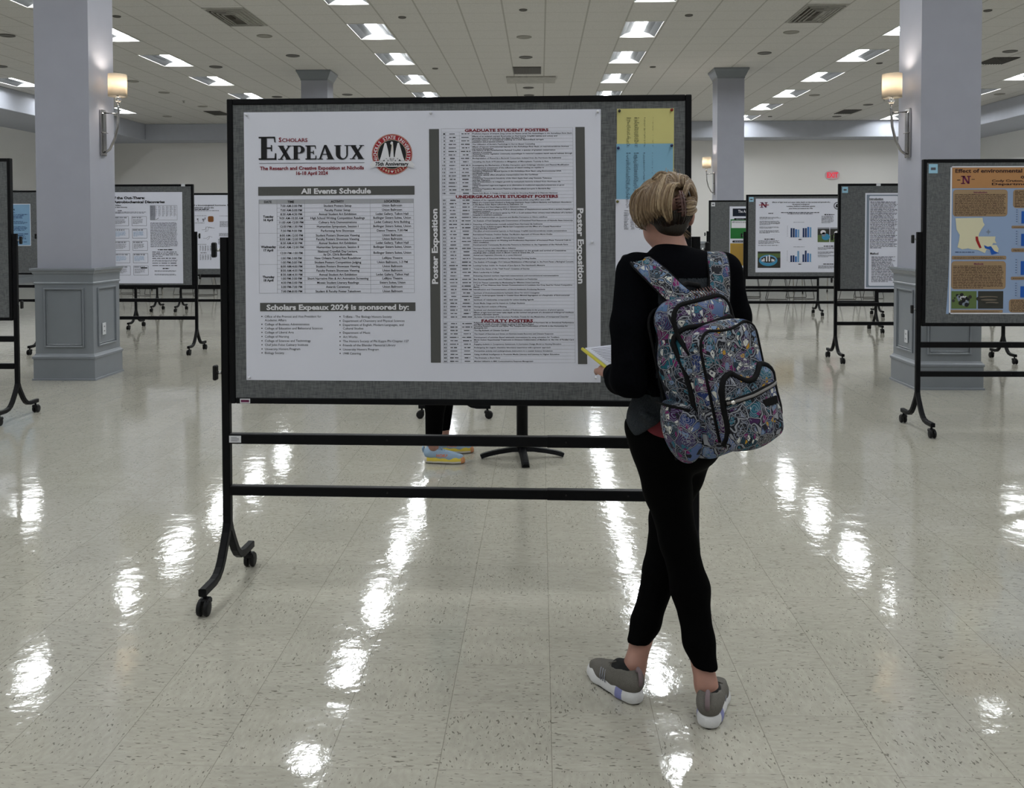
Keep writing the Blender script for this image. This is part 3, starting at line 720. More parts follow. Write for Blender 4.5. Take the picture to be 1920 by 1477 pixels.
# ================================================================== POSTER BOARDS
def poster_board(x, y, ang, label, W=1.856, top=1.958, bot=.752, post=1.415, sw_in=0.0, tagm=None, tagside='l', notch=None):
    """x,y: foot of the left post; the board runs along +x of its own frame"""
    r = empty('poster_board', (x, y, 0), math.radians(ang)); tag(r, label, 'poster board')
    f0, f1 = .020, W - .020
    b = MB(); b.box(f0 + .02, f1 - .02, -.0165, .0165, bot + .018, top - .02, 'fabric'); b.build('fabric_panel', r)
    b = MB(); t = .024
    b.bbox(f0, f0 + t, -.021, .021, bot, top, .003, 'black'); b.bbox(f1 - t, f1, -.021, .021, bot, top, .003, 'black')
    b.bbox(f0 + t, f1 - t, -.021, .021, bot, bot + t, .003, 'black'); b.bbox(f0 + t, f1 - t, -.021, .021, top - t, top, .003, 'black'); b.build('frame', r)
    for px, sx in ((0, -1), (W, 1)):
        b = MB(); b.sq([(px, 0, .24), (px, 0, post)], .032, .032, 'black'); p = b.build('post', r)
        for zk in (post - .05, bot + .12):
            k = MB(); k.tube([(px + sx * .016, 0, zk), (px + sx * .036, 0, zk)], .006, 'bolt', 8)
            k.bbox(px + sx * .036 - .0 if sx > 0 else px - .052, px + .052 if sx > 0 else px - .036, -.014, .014, zk - .030, zk + .030, .004, 'rubber')
            k.build('clamp_knob', p)
        for sy in (-1, 1):
            b = MB(); Q = [(0, .31), (.004, .27), (.018, .235), (.045, .19), (.075, .145), (.10, .118), (.13, .100), (.17, .092), (.275, .092)]
            b.sq([(px, sy * q, z) for q, z in Q], .030, .030, 'black'); l = b.build('leg', r)
            c = MB(); yy = sy * .250
            c.tube([(px, yy, .078), (px, yy, .055)], .008, 'black', 8)
            for dx in (-.013, .013): c.lathe([(.001, -.009), (.018, -.009), (.028, -.007), (.030, -.003), (.030, .003), (.028, .007), (.018, .009), (.001, .009)], (px + dx, yy + sy * .012, .0305), 'rubber', 22, 'x')
            c.bbox(px - .022, px + .022, yy - .018, yy + .022, .040, .064, .006, 'rubber'); c.build('caster', l)
    for zk, hh in ((.613, .040), (.405, .038)):
        b = MB(); b.bbox(.014, W * .70, -.019, .015, zk - hh / 2, zk + hh / 2, .003, 'black'); b.bbox(W * .70 - .02, W - .014, -.0205, .0165, zk - hh / 2 - .0015, zk + hh / 2 + .0015, .003, 'black')
        for q in (.35, .73, .86): b.tube([(W * q, -.0215, zk), (W * q, -.018, zk)], .004, 'rubber', 8)
        b.build('rail', r)
    if tagm:
        tx = f0 + t + .012 if tagside == 'l' else f1 - .10
        b = MB(); b.box(tx, tx + .062, -.0190, -.0166, top - t - .075, top - t - .010, tagm)
        b.add([(tx + .014, -.0195, top - t - .052), (tx + .048, -.0195, top - t - .052), (tx + .048, -.0195, top - t - .034), (tx + .014, -.0195, top - t - .034)], [(0, 1, 2, 3)], 'soft'); b.build('number_tag', r)
    if notch:
        b = MB(); b.box(notch, notch + .045, -.0235, -.021, top - .026, top + .003, 'plate'); b.build('label_sticker', r)
    return r

B = {}
B['main'] = poster_board(-1.254, 3.73, -1.5, 'big black-framed grey poster board in the foreground holding the white event schedule', top=1.960, bot=.755)
B['b9'] = poster_board(2.690, 6.81, 0, 'poster board at the right edge holding the orange and blue poster', top=1.929, bot=.746, tagm='tagb')
B['b8'] = poster_board(3.207, 10.37, 0, 'poster board left of the right column holding the grey-bordered text poster', W=1.80, top=1.921, bot=.758, post=1.39, tagm='tagb', notch=.42)
B['b7'] = poster_board(2.850, 13.30, 0, 'poster board holding the white poster with blue bar charts', W=1.82, top=1.906, bot=.746, post=1.39, tagm='tagb')
B['b6'] = poster_board(2.775, 15.80, 0, 'far poster board right of the walker holding the green and gold poster', W=1.82, top=1.900, bot=.746, post=1.39, tagm='plate')
B['b4'] = poster_board(-5.880, 10.95, 0, 'poster board behind the left column holding the white text poster', top=1.968, bot=.768, notch=1.70)
B['b5'] = poster_board(-5.900, 13.62, 0, 'poster board seen between the left board and the big board, poster with a brown square', top=1.965, bot=.762)
B['b3'] = poster_board(-8.700, 13.62, 0, 'poster board at the far left holding the sky blue poster', top=2.010, bot=.785)
B['b2'] = poster_board(-5.846, 7.08, 0, 'near poster board cut off by the left picture edge', top=1.985, bot=.754)
B['bA'] = poster_board(-8.620, 16.50, 0, 'distant poster board whose right foot shows under the left boards, left one of the pair')
B['bB'] = poster_board(-6.330, 16.47, 0, 'distant poster board whose left foot shows under the left boards, right one of the pair')
B['bC'] = poster_board(5.500, 15.60, 0, 'distant poster board hidden behind the grey-bordered text poster, only its left foot showing')
B['bE'] = poster_board(-.654, 7.158, 90, 'poster board standing end-on behind the big board, only its near foot showing')


def poster(bk, name_label, x0, x1, z0, z1, px0, py0, sx, sz, mat='paper', skew=None, cat='poster', y=-.0166, th=.0012, name='poster', curl=None):
    """sheet given in world-x (x0..x1, for boards parallel to the wall) or board-local coordinates"""
    bd = B[bk]; b = MB(); N = 12; K = 8
    vs = []; fs = []
    for side in (0, 1):
        for j in range(K + 1):
            for i in range(N + 1):
                u, v = i / N, j / K; yy = y - (th if side == 0 else 0)
                xx = x0 + (x1 - x0) * u
                if curl: xx += curl * (1 - u) ** 8 * (1 - v) ** 4
                vs.append((xx, yy, z0 + (z1 - z0) * v))
    q = (N + 1) * (K + 1)
    for j in range(K):
        for i in range(N):
            a = j * (N + 1) + i; fs.append((a, a + 1, a + N + 2, a + N + 1)); fs.append((q + a, q + a + N + 1, q + a + N + 2, q + a + 1))
    rim = [i for i in range(N + 1)] + [j * (N + 1) + N for j in range(1, K + 1)] + [K * (N + 1) + i for i in range(N - 1, -1, -1)] + [j * (N + 1) for j in range(K - 1, 0, -1)]
    for a, c in zip(rim, rim[1:] + rim[:1]): fs.append((a, a + q, c + q, c))
    b.add(vs, fs, mat); o = b.build(name); o.location = bd.location; o.rotation_euler = bd.rotation_euler
    tag(o, name_label, cat)
    return o, Sheet(o, px0, py0, x0, z1, sx, sz, y=y - th - .0003, skew=skew)
# ------------------------------------------------------------------ main schedule poster
def sk(x, y):
    v0 = (y - 209) / 502.; xl = 460 + 3 * v0; xr = 1128 - 6 * v0; yb = 711 + 5 * (x - 463) / 660.
    return (x - xl) / (xr - xl), (y - 209) / (yb - 209)
po, s = poster('main', 'large white event schedule poster pinned on the big foreground board', .088, 1.489, .849, 1.907, 0, 0, 1 / 1.401, 1 / 1.058, skew=sk)

def stroke(p, q, w, w2=None):
    (x0, y0), (x1, y1) = p, q; L = math.hypot(x1 - x0, y1 - y0); nx, ny = -(y1 - y0) / L, (x1 - x0) / L; w2 = w2 or w
    return [(x0 - nx * w / 2, y0 - ny * w / 2), (x1 - nx * w2 / 2, y1 - ny * w2 / 2), (x1 + nx * w2 / 2, y1 + ny * w2 / 2), (x0 + nx * w / 2, y0 + ny * w / 2)]
def serif_letter(ch, x0, y0, x1, y1, mat='ink', g='title_lettering', layer=2, dx=0, dy=0):
    W, H = x1 - x0, y1 - y0
    def q(u, v): return (x0 + u * W + dx, y0 + v * H + dy)
    def P(pts): s.poly([q(u, v) for u, v in pts], mat, g, layer)
    def bar(u0, v0, u1, v1): P([(u0, v0), (u1, v0), (u1, v1), (u0, v1)])
    def hair(u0, u1, v): bar(u0, v - .022, u1, v + .022)
    if ch == 'E':
        bar(.14, .02, .46, .98); bar(.0, 0, .93, .065); bar(0, .935, 1.0, 1.0); bar(.38, .46, .74, .53)
        P([(.86, .0), (.93, 0), (.96, .24), (.90, .24)]); P([(.93, .72), (1.0, .72), (1.0, 1), (.90, 1)]); bar(.70, .36, .76, .63)
    elif ch == 'X':
        P([(.05, .02), (.38, .02), (.95, .98), (.62, .98)]); P([(.78, .02), (.89, .02), (.26, .98), (.14, .98)])
        hair(0, .45, .025); hair(.66, 1.0, .025); hair(0, .38, .975); hair(.56, 1.0, .975)
    elif ch == 'P':
        bar(.13, .02, .44, .98); hair(0, .7, .025); hair(0, .60, .975)
        o = [(.60 + .38 * math.sin(a), .29 - .27 * math.cos(a)) for a in [PI * k / 12 for k in range(13)]]; i = [(.58 + .11 * math.sin(a), .29 - .215 * math.cos(a)) for a in [PI * k / 12 for k in range(13)]]
        P([(.40, .02)] + o + [(.40, .56), (.40, .505)] + i[::-1] + [(.40, .075)])
    elif ch == 'A':
        P([(.42, .0), (.56, 0), (.97, .98), (.65, .98)]); P([(.42, .03), (.50, .08), (.22, .98), (.12, .98)]); bar(.27, .62, .70, .67)
        hair(0, .34, .975); hair(.56, 1.0, .975)
    elif ch == 'U':
        bar(.10, .02, .37, .62); bar(.76, .02, .85, .62); hair(0, .44, .025); hair(.64, 1.0, .025)
        o = [(.475 - .375 * math.cos(a), .62 + .39 * math.sin(a)) for a in [PI * k / 14 for k in range(15)]]; i = [(.565 - .20 * math.cos(a), .62 + .30 * math.sin(a)) for a in [PI * k / 14 for k in range(15)]]
        P(o + i[::-1])
    elif ch == 'N':
        bar(.16, .04, .30, .96); bar(.72, .04, .86, .96); P([(.14, .02), (.36, .02), (.88, .98), (.66, .98)]); bar(0, 0, .42, .13); bar(.60, 0, 1, .13); bar(0, .87, .42, 1)
Z = lambda x, y: (430 + x / 4.8, 170 + y / 4.8)
for ch, a, b_, c, d in (('E', 280, 407, 440, 612), ('X', 455, 487, 580, 612), ('P', 585, 487, 702, 612), ('E', 706, 487, 805, 612), ('A', 812, 484, 965, 612), ('U', 968, 487, 1112, 614), ('X', 1108, 487, 1238, 612)):
    serif_letter(ch, *Z(a, b_), *Z(c, d), mat='line', layer=1, dx=.9, dy=.9); serif_letter(ch, *Z(a, b_), *Z(c, d))
s.T(529.3, 260.6, 'S', 8.2, 'red', bold=.03, g='title_lettering'); s.T(557.2, 261.4, 'CHOLARS', 6.6, 'red', w=48.5, bold=.02, g='title_lettering')
s.hl(489, 688.5, 304.3, 'soft', .9)
s.T(589, 313.5, 'The Research and Creative Exposition at Nicholls', 6.4, 'red', w=197, bold=.03, g='title_lettering'); s.T(589.5, 323, '16-18 April 2024', 6.4, 'red', w=60, bold=.03, g='title_lettering')
# seal
cx, cy = 740.4, 289.4
s.disc(cx, cy, 38, 'sealred', 'emblem', 1); s.disc(cx, cy, 37.2, 'pale', 'emblem', 2, r0=36.6); s.disc(cx, cy, 27.4, 'pale', 'emblem', 2, r0=26.6); s.disc(cx, cy, 26.6, 'ink', 'emblem', 2)
s.arc(cx, cy, 31.6, 'NICHOLLS STATE UNIVERSITY', 6.0, -90, 9.2)
s.arc(cx, cy + .5, 31.4, '1948', 5.2, 116, 9.5, 'pale', True); s.arc(cx, cy + .5, 31.4, '2023', 5.2, 64, 9.5, 'pale', True)
s.poly([(740.4, 324), (737.6, 320.5), (738.6, 319), (740.4, 320.5), (742.2, 319), (743.2, 320.5)], 'white', 'emblem', 3)
Wg = [(-5.2, 6), (-7, -6), (-10.5, -20), (-13.5, -20.5), (-17, -8), (-21, 6), (-23.5, 13), (-17, 13), (-14, 10), (-12, 13), (-8, 9), (-5, 12), (-2, 7)]
s.poly([(cx + x, cy + y - 1) for x, y in Wg], 'white', 'emblem', 4); s.poly([(cx - x, cy + y - 1) for x, y in Wg[::-1]], 'white', 'emblem', 4)
s.poly([(cx - 4.0, cy + 12), (cx - 3, cy), (cx - 1.5, cy - 9), (cx - .5, cy - 17), (cx - 3, cy - 20), (cx - 1, cy - 24), (cx + 2, cy - 23), (cx + 2.6, cy - 14), (cx + 3, cy - 2), (cx + 4.0, cy + 12)], 'white', 'emblem', 5)
s.poly([(cx - .4, cy - 20), (cx + 1.4, cy - 20), (cx + 1.0, cy - 6), (cx, cy - 4)], 'pale', 'emblem', 6)
for dx in (-11, -4, 3, 10): s.disc(cx + dx, cy + 9.5, 3.4, 'white', 'emblem', 5, n=16); s.disc(cx + dx + .6, cy + 8, 1.1, 'line', 'emblem', 6, n=10)
s.poly([(698, 309), (704, 303), (777, 303), (784, 309), (780, 312), (784, 315), (773, 313.5), (773, 311.8), (708, 311.8), (708, 313.5), (697, 316), (702, 312.5)], 'white', 'emblem', 7)
s.R(704, 302, 777, 312.5, 'white', 'emblem', 8); s.T(740.6, 307, '75th Anniversary', 6.6, 'ink', w=62, bold=.03, layer=9)
# left heading bars and table
s.R(487, 348, 782, 364.5, 'bar', 'heading_bar', 1); s.T(634.5, 356.6, 'All Events Schedule', 9.6, 'white', w=132, bold=.035, layer=3)
s.R(489.5, 565.5, 782, 581.5, 'bar', 'heading_bar#2', 1); s.T(636, 573.8, 'Scholars Expeaux 2024 is sponsored by:', 9.6, 'white', w=268, bold=.035, layer=3)
Q = lambda x, y: (470 + x / 4.22, 330 + y / 4.22)
tx = [470 + v / 4.22 for v in (77, 222, 443, 965, 1309)]; ty0 = 330 + 178 / 4.22; ty1 = 330 + 918 / 4.22
s.R(tx[0], ty0, tx[4], 330 + 211 / 4.22, 'head', 'table_header', 1)
for v in tx: s.vl(v, ty0, ty1, 'line', .45, 2)
for c, tt in zip(((77 + 222) / 2, 333, 705, 1138), ('DATE', 'TIME', 'ACTIVITY', 'LOCATION')): x, y = Q(c, 195); s.T(x, y, tt, 4.0, 'ink', bold=.03)
rows = [(228, '7:00 AM-5:00 PM', 'Student Posters Setup', 'Union Ballroom'), (262, '7:00 AM-5:00 PM', 'Faculty Poster Setup', 'Union Ballroom'), (294, '8:30 AM-4:30 PM', 'Annual Student Art Exhibition', 'Ledet Gallery, Talbot Hall'),
        (325, '9:00 AM-10:30 AM', 'High School Writing Competition Readings', 'Bollinger Sisters Suites, Union'), (358, '11:00 AM-12:00 PM', 'Culinary Arts Demonstrations', 'Ledet Culinary Arts Building'),
        (391, '12:00 PM-1:30 PM', 'Humanities Symposium, Session I', 'Bollinger Sisters Suites, Union'), (425, '7:30 PM-9:00 PM', 'Performing Arts Showcase', 'Danos Theatre, 7:30 PM'), (461, '8:00 AM-12:00 PM', 'Student Posters Showcase Viewing', 'Union Ballroom'),
        (491, '8:00 AM-12:00 PM', 'Faculty Posters Showcase Viewing', 'Union Ballroom'), (522, '8:30 AM-4:30 PM', 'Annual Student Art Exhibition', 'Ledet Gallery, Talbot Hall'), (554, '10:45 AM-12:00 PM', 'Humanities Symposium, Session II', 'Bollinger Sisters Suites, Union'),
        (600, '12:00 PM-1:00 PM', '', 'Bollinger Sisters Suites, Union'), (641, '1:00 PM-3:00 PM', 'New Orleans Poetry Fest Roadshow', 'LeBijou Theatre'), (674, '1:00 PM-3:00 PM', 'Student Posters Competition Judging', 'Union Ballroom, 1-3 PM'),
        (706, '8:00 AM-4:00 PM', 'Student Posters Showcase Viewing', 'Union Ballroom'), (739, '8:00 AM-4:00 PM', 'Faculty Posters Showcase Viewing', 'Union Ballroom'), (771, '8:30 AM-4:30 PM', 'Annual Student Art Exhibition', 'Ledet Gallery, Talbot Hall'),
        (802, '1:00 PM-3:00 PM', 'Short Narrative Film & Art Animation Screening', 'LeBijou Theatre'), (835, '4:00 PM-5:00 PM', 'Mosaic Student Literary Readings', 'Sisters Suites, Union'), (868, '5:00 PM-7:00 PM', 'Awards Ceremony', 'Union Ballroom'), (903, '7:00 PM-8:00 PM', 'Student & Faculty Poster Takedown', 'Union Ballroom')]
for i, (y, a, b_, c) in enumerate(rows):
    for px, tt, mw in ((336, a, 50), (706, b_, 121), (1138, c, 79)):
        if tt: x, yy = Q(px, y); s.T(x, yy, tt, 4.1, 'ink', maxw=mw, bold=.012)
    if i: yl = 330 + (y + rows[i - 1][0]) / 2 / 4.22; s.hl(tx[0] if i in (7, 14) else tx[1], tx[4], yl, 'line', .4)
x, y = Q(706, 588); s.T(x, y, 'National Crawfish Day Lecture,', 4.1, bold=.012); x, y = Q(706, 611); s.T(x, y, 'by Dr. Chris Bonvillain', 4.1, bold=.012)
for y, a, c in ((324, 'Tuesday', '16 April'), (563, 'Wednesday', '17 April'), (801, 'Thursday', '18 April')):
    x, yy = Q(152, y - 13); s.T(x, yy, a, 4.1, bold=.035); x, yy = Q(152, y + 14); s.T(x, yy, c, 4.1, bold=.035)
s.hl(tx[0], tx[4], ty1, 'line', .5); s.hl(tx[0], tx[4], ty0, 'line', .5)
for px, L in ((120, [(1102, 'Office of the Provost and Vice President for'), (1131, '~Academic Affairs'), (1164, 'College of Business Administration'), (1196, 'College of Education and Behavioral Sciences'), (1228, 'College of Liberal Arts'), (1261, 'College of Nursing'),
                     (1295, 'College of Sciences and Technology'), (1327, 'Chef John Folse Culinary Institute'), (1360, 'University Honors Program'), (1391, 'Biology Society')]),
              (743, [(1105, 'TriBeta - The Biology Honors Society'), (1138, 'Department of Chemistry and Physical Sciences'), (1170, 'Department of English, Modern Languages, and'), (1198, '~Cultural Studies'), (1232, 'Department of Music'), (1265, 'Art Works'),
                     (1299, 'The Honors Society of Phi Kappa Phi-Chapter 157'), (1331, 'Friends of the Ellender Memorial Library'), (1364, 'University Honors Program'), (1396, '1948 Catering')])):
    for y, tt in L:
        x, yy = Q(px, y); s.T(x, yy, tt.strip('~'), 4.2, 'ink', al='l', maxw=133 if px > 500 else 116)
        if tt[0] != '~': s.disc(x - 5.5, yy, 1.15, 'ink', 'lettering', 2, n=10)
# poster list
s.R(810, 243, 828.5, 678.5, 'bar', 'side_bar', 1); s.R(1081, 241.5, 1098, 681.5, 'bar', 'side_bar#2', 1)
s.T(818.8, 461, 'Poster Exposition', 10.5, 'white', w=140, rot=-90, bold=.035, layer=3); s.T(1088.6, 461.5, 'Poster Exposition', 10.5, 'white', w=140, rot=90, bold=.035, layer=3)
s.T(954, 246.2, 'GRADUATE STUDENT POSTERS', 4.9, 'red', w=155, bold=.04); s.T(953.5, 369, 'UNDERGRADUATE STUDENT POSTERS', 4.9, 'red', w=189, bold=.04); s.T(952, 600.3, 'FACULTY POSTERS', 5.2, 'red', w=95, bold=.04)
V = [833, 840.7, 866.3, 889.6, 1076]
grad = ['Predictive impacts of invasive Zang Larvae on Native Larval Fish Assemblages in the Atchafalaya River Basin', 'Effects of an isolated nutrient flood pulse on Red Swamp Crayfish habitat and colony and|secondary macroinvertebrates, the upper Barataria Basin',
        'Potential impacts of recreational crabbing on a local diamondback terrapin|population and proposed solutions', 'The Utilization of Esoteric Psychology in Horror-Based Counseling', 'Effects of hypoxic environmental hypoxia in the Atchafalaya River Basin on macroinvertebrate biomass|and oocyte development',
        'Life history of the Pontchartrain Painted Crayfish, a species of greatest conservation|concern in Louisiana', 'Assessing riverine vegetation community assemblages in restored Louisiana marsh natural habitats through|drone imaging',
        'Biodegradation of Phenol by a Bacterial Consortium Isolated from the Hurricane Ida Sediments', 'Unveiling the Role of Probiotics in Mitigation of Microplastic Toxicity in Rats', 'Investigating the Mechanisms of Biofilm Disruption upon Coliphage infection and Plasmid Modification',
        'A preliminary assessment of the influence of island nesting on reptiles in|tropical mangrove forests', 'Identifying Freshwater Mussel Species in the Atchafalaya River Basin using Environmental DNA|and Metabarcoding', 'How does salinity affect phosphate transportation into the Caribbean|Aquatics',
        'Comparing Temperature Sensitivity of the Giant Apple Snail using Genomic Tolerance|and Salt Tolerance', 'Use of biofertilizers to mitigate growth by endophytic bacteria isolated from Hurricane Ida|Sediment', 'Using compacted sugarcane bagasse as an alternative to traditional expanded polystyrene to grow|plants',
        'Detecting Population Movement Patterns of diamondback terrapins in Barataria Bay,|Louisiana', 'Bayou Folk Music: A Design in Practical Guide for Directing Research in Diatonic Harmony']
ug = ['Analysis of the vegetable phytochemicals in sugarcane juices using HPLC and LCMS', 'Effect of a Constructed Wetland in Reducing Nutrients, Fecal Coliform Bacteria, and Sediment Abundance|in the Bayou Folse, Bayou Lafourche in Thibodaux, LA', 'ATP Synthase and Neurodegeneration in Alzheimers Disease',
      'Detection of virulence genes by PCR in clinical isolates of Staphylococcus aureus from a tertiary hospital in|southern Louisiana', 'Characterization of virulence genes by PCR in E.coli isolates from urinary tract infections of a tertiary|hospital in southern Louisiana',
      'Effect of Antimicrobials on Quorum and Biofilm Formation in Vibrio vulnificus', 'An Analysis of Field Sampling with Determinants of Dissolved Fluid Resources of Nicholls State University', 'Detecting of Pseudomonas monteilii isolated from Hurricane Ida Sediments', 'A Case Study of Anthropogenic Marsh Soil Compaction and the Effect of a Coastal Restoration|Surface Bonding Treatment',
      'The effect of environmental hypoxia on Red Swamp Crayfish macroinvertebrate oocyte concentrations', 'Recreational Practices, Outdoor Bodies: The Modern Approach of Women Movie Outfits', 'How to Do Research as a SMART Nicholls Honors Student', 'Influence of antioxidants on Wetting and Proliferation Expression of Increased Phase Tumoral Cells in|vitro conditions',
      'Developmental Community Biodiversity Patterns in Nutrition vs. the Vegetation of the Nicholls Farm', 'Hurricane Research Laser-Nano Micro Adhesive', 'The Impact of Satellite identification and Cultivation on the growth and survival of Crassostrea|seedlings after a simple event in Bloom Clams in Grand Isle, LA', 'Animal and Vegetation Diversity on a Levee Diamond',
      'Development of Adenosine Inhibitors by Performing Docking Studies', 'The Analysis of Proteoglyc CS-C Induced Mobilization of Macrophage vs. the Front Facet: a Biological Concern', 'Looking Further Inside: An Analysis of Jane Eyre in The Handmaid\'s Measure', 'Toward the Status of the "Half-Truce": Creation of Stories', 'Music Leadership in College',
      'Evaluating chemical markers: important measurements and microstructural instrumentations', 'Bee Biosusceptibility for corn Pollinator Population vs Pesticides', 'FAQ for Peanut Leadership by Moderating for Effective Union Learning', 'A Test of Tree Waitress Inter Stream Communications in Louisiana rice Crop Seed for Varied Competitive|Market',
      'Identification and Characterization of Novel Antibiotic Producing Bacteria', 'Synthesis of Aminobenzothiazole hydrazide dimer for micro conjugates', 'Current Anthropogenic Subsidy in Coastal Grain Mineral Segregation as a Respirable of Environmental|Health', 'Synthesis of relationship compounds for action binding ligands', 'Social Media Usage and Its Impact on College Students',
      'George Bennett analysis of Beating', 'Synthesis and characterization studies of Ruthenium complex in the presence of phenol species', 'Effects of light level and water table depth on the survival and growth of a threatened endangered seedbank|spotted underwater species', 'An Index Consortium of the Structure Portfolio Trends for the Metabolites of Intraparanal Disorder']
fac = ['Religiosity, Family, and Psychosocial: Understanding the impact of Hurricane Ida on Emotional Performance|and Mental Health Amongst College Students in the Bayou Region', 'Unveiling Related Features and Styles: The Temples and Composition of North in the Humanities for|Biological Art', 'The Big Bulletin of Climate Cardinal',
       'The Impact of Exercise and Stress on Nutrient Intake Recovery and Disease Response', 'Development of activities Based telehealth interventions by using education for Toddlers', 'Munis Action: Experimental Treatments in Distance Collaboration of Mothers vs. the Use of Parallel Card|Lost', 'Engaging students in Competency Assessment: A Curriculum Design Model to Nursing Education',
       'Redesigning the organic chemistry laboratory experience with a greener approach', 'Humanities activity and undergraduate instructors in a coastal Science Simulation', 'Using Artificial Intelligence to Promote Media Literacy and Literacy in Higher Education', 'The Dramatic: a Short Story', 'Mindset Utilization in BMC Communications Response Management']
def prow(i, y, t):
    s.T(839.6, y, str(i), 2.6, 'ink', al='r', bold=.03, w=3.0 if i < 10 else 5.2)
    for c, (a, b_) in ((853.4, (9, 16)), (877.8, (10, 19))):
        wd = random.uniform(a, b_); s.lines(c - wd / 2, y - 1.9, c + wd / 2, y + 1.9, 1, 'tiny', .42, rag=0)
    L = t.split('|')
    for k, q in enumerate(L):
        yy = y + (0 if len(L) == 1 else (-1.55 if k == 0 else 1.75)); s.T(890.6, yy, q, 2.35, 'tiny', al='l', bold=.02, w=min(184, len(q) * 1.78))
Y = 252.4
ys = [252.4 + 6.48 * i for i in range(18)]; yu = [375.3 + 6.4 * i for i in range(35)]; yf = [605.4 + 6.41 * i for i in range(12)]
for i, t in enumerate(grad): prow(i + 1, ys[i], t)
for i, t in enumerate(ug): prow(i + 20, yu[i], t)
for i, t in enumerate(fac): prow(i + 55, yf[i], t)
for y in ys + yu + yf: s.hl(V[0], V[4], y + 3.22, 'line', .3)
for y in (242.3, 249, 372, 602.3): s.hl(V[0], V[4], y, 'line', .3)
s.vl(V[0], 242.3, 679, 'line', .35); s.vl(V[4], 242.3, 679, 'line', .35)
for v in V[1:4]:
    for a, b_ in ((249, 365.6), (372, 596.4), (602.3, 679)): s.vl(v, a, b_, 'line', .3)
s.done()
def rel(bk, *xs_): return [x - B[bk].location.x for x in xs_]

# letter sheets beside it
o, s = poster('main', 'yellow letter sheet with a printed list, top right of the big board', 1.551, 1.769, 1.63, 1.908, 0, 0, 480, 480, 'paper_y', name='paper_sheet', cat='paper', y=-.0166, th=.0006)
def colsheet(s, top, n, cols):
    for x, wmn, wmx in cols:
        s.lines(x, top - 4, x + wmx * 1.0, top - 1.4, 1, 'ink', .4, rag=0, g='printed_list')
        for i in range(n): s.lines(x + random.uniform(-1, 1), top + i * 2.35, x + random.uniform(wmn, wmx), top + i * 2.35 + 1.9, 1, 'ink', .38, rag=0, g='printed_list')
colsheet(s, 20, 22, ((18, 3, 8), (32, 5, 9), (50, 1.5, 2.5), (66, .6, .9))); s.done()
o, s = poster('main', 'blue letter sheet with a printed list pinned below the yellow one', 1.549, 1.766, 1.50, 1.773, 0, 0, 480, 480, 'paper_b', name='paper_sheet', cat='paper', y=-.0182, th=.0006)
colsheet(s, 20, 42, ((18, 3, 8), (32, 5, 9), (50, 1.5, 2.5), (66, .6, .9))); s.done()
o, s = poster('main', 'white letter sheet with a printed list, below the blue one behind the head', 1.546, 1.762, 1.28, 1.560, 0, 0, 480, 480, 'paper', name='paper_sheet', cat='paper', y=-.0198, th=.0006)
colsheet(s, 24, 14, ((16, 5, 9), (28, 5, 9), (44, 1.5, 2.5), (60, 3, 4))); s.done()

def pin(bk, x, z, mat, label, y=-.0175):
    b = MB(); b.lathe([(.0001, -.016), (.0048, -.016), (.005, -.014), (.0028, -.011), (.0026, -.006), (.0055, -.003), (.0055, -.001), (.0006, -.001), (.0005, .004)], (0, 0, 0), mat, 14, 'y')
    o = b.build('push_pin'); bd = B[bk]
    o.matrix_world = Matrix.Translation(bd.location) @ Matrix.Rotation(bd.rotation_euler.z, 4, 'Z') @ Matrix.Translation((x, y, z)); tag(o, label, 'push pin', 'push pins on the big board')
pin('main', 1.560, 1.899, 'pin_k', 'black push pin in the top left corner of the yellow sheet'); pin('main', 1.760, 1.901, 'pin_r', 'dark red push pin in the top right corner of the yellow sheet')
pin('main', 1.556, 1.757, 'pin_b', 'navy push pin in the top left corner of the blue sheet', -.0190); pin('main', 1.760, 1.765, 'pin_b', 'navy push pin in the top right corner of the blue sheet', -.0190)
pin('main', 1.553, 1.551, 'pin_g', 'olive push pin in the top left corner of the white letter sheet', -.0205)
for x, z, l in ((.100, 1.897, 'top left corner'), (.830, 1.897, 'top edge middle'), (1.477, 1.897, 'top right corner'), (1.455, 1.395, 'right edge'), (1.470, .868, 'bottom right corner'), (.101, .860, 'bottom left corner')):
    pin('main', x, z, 'pin_w', 'clear push pin at the %s of the big schedule poster' % l)
# stickers on the big board's frame
b = MB(); b.box(.062, .103, -.0222, -.0209, .757, .775, 'plate'); b.add([(.066, -.0226, .761), (.099, -.0226, .761), (.099, -.0226, .771), (.066, -.0226, .771)], [(0, 1, 2, 3)], 'plum'); b.build('label_sticker', B['main'])
b = MB(); b.box(.016, .064, -.0205, -.0191, .599, .626, 'plate')
s2 = Sheet(None, 0, 0, .016, .626, 1000, 1000, y=-.0206); 
for k, (a, c) in enumerate(((8, 32), (8, 40), (8, 40), (8, 34))): s2.g['x'] = b; s2.R(a, 5 + 5 * k, c, 6.6 + 5 * k, 'soft', 'x', 1)
b.build('label_sticker', B['main'])

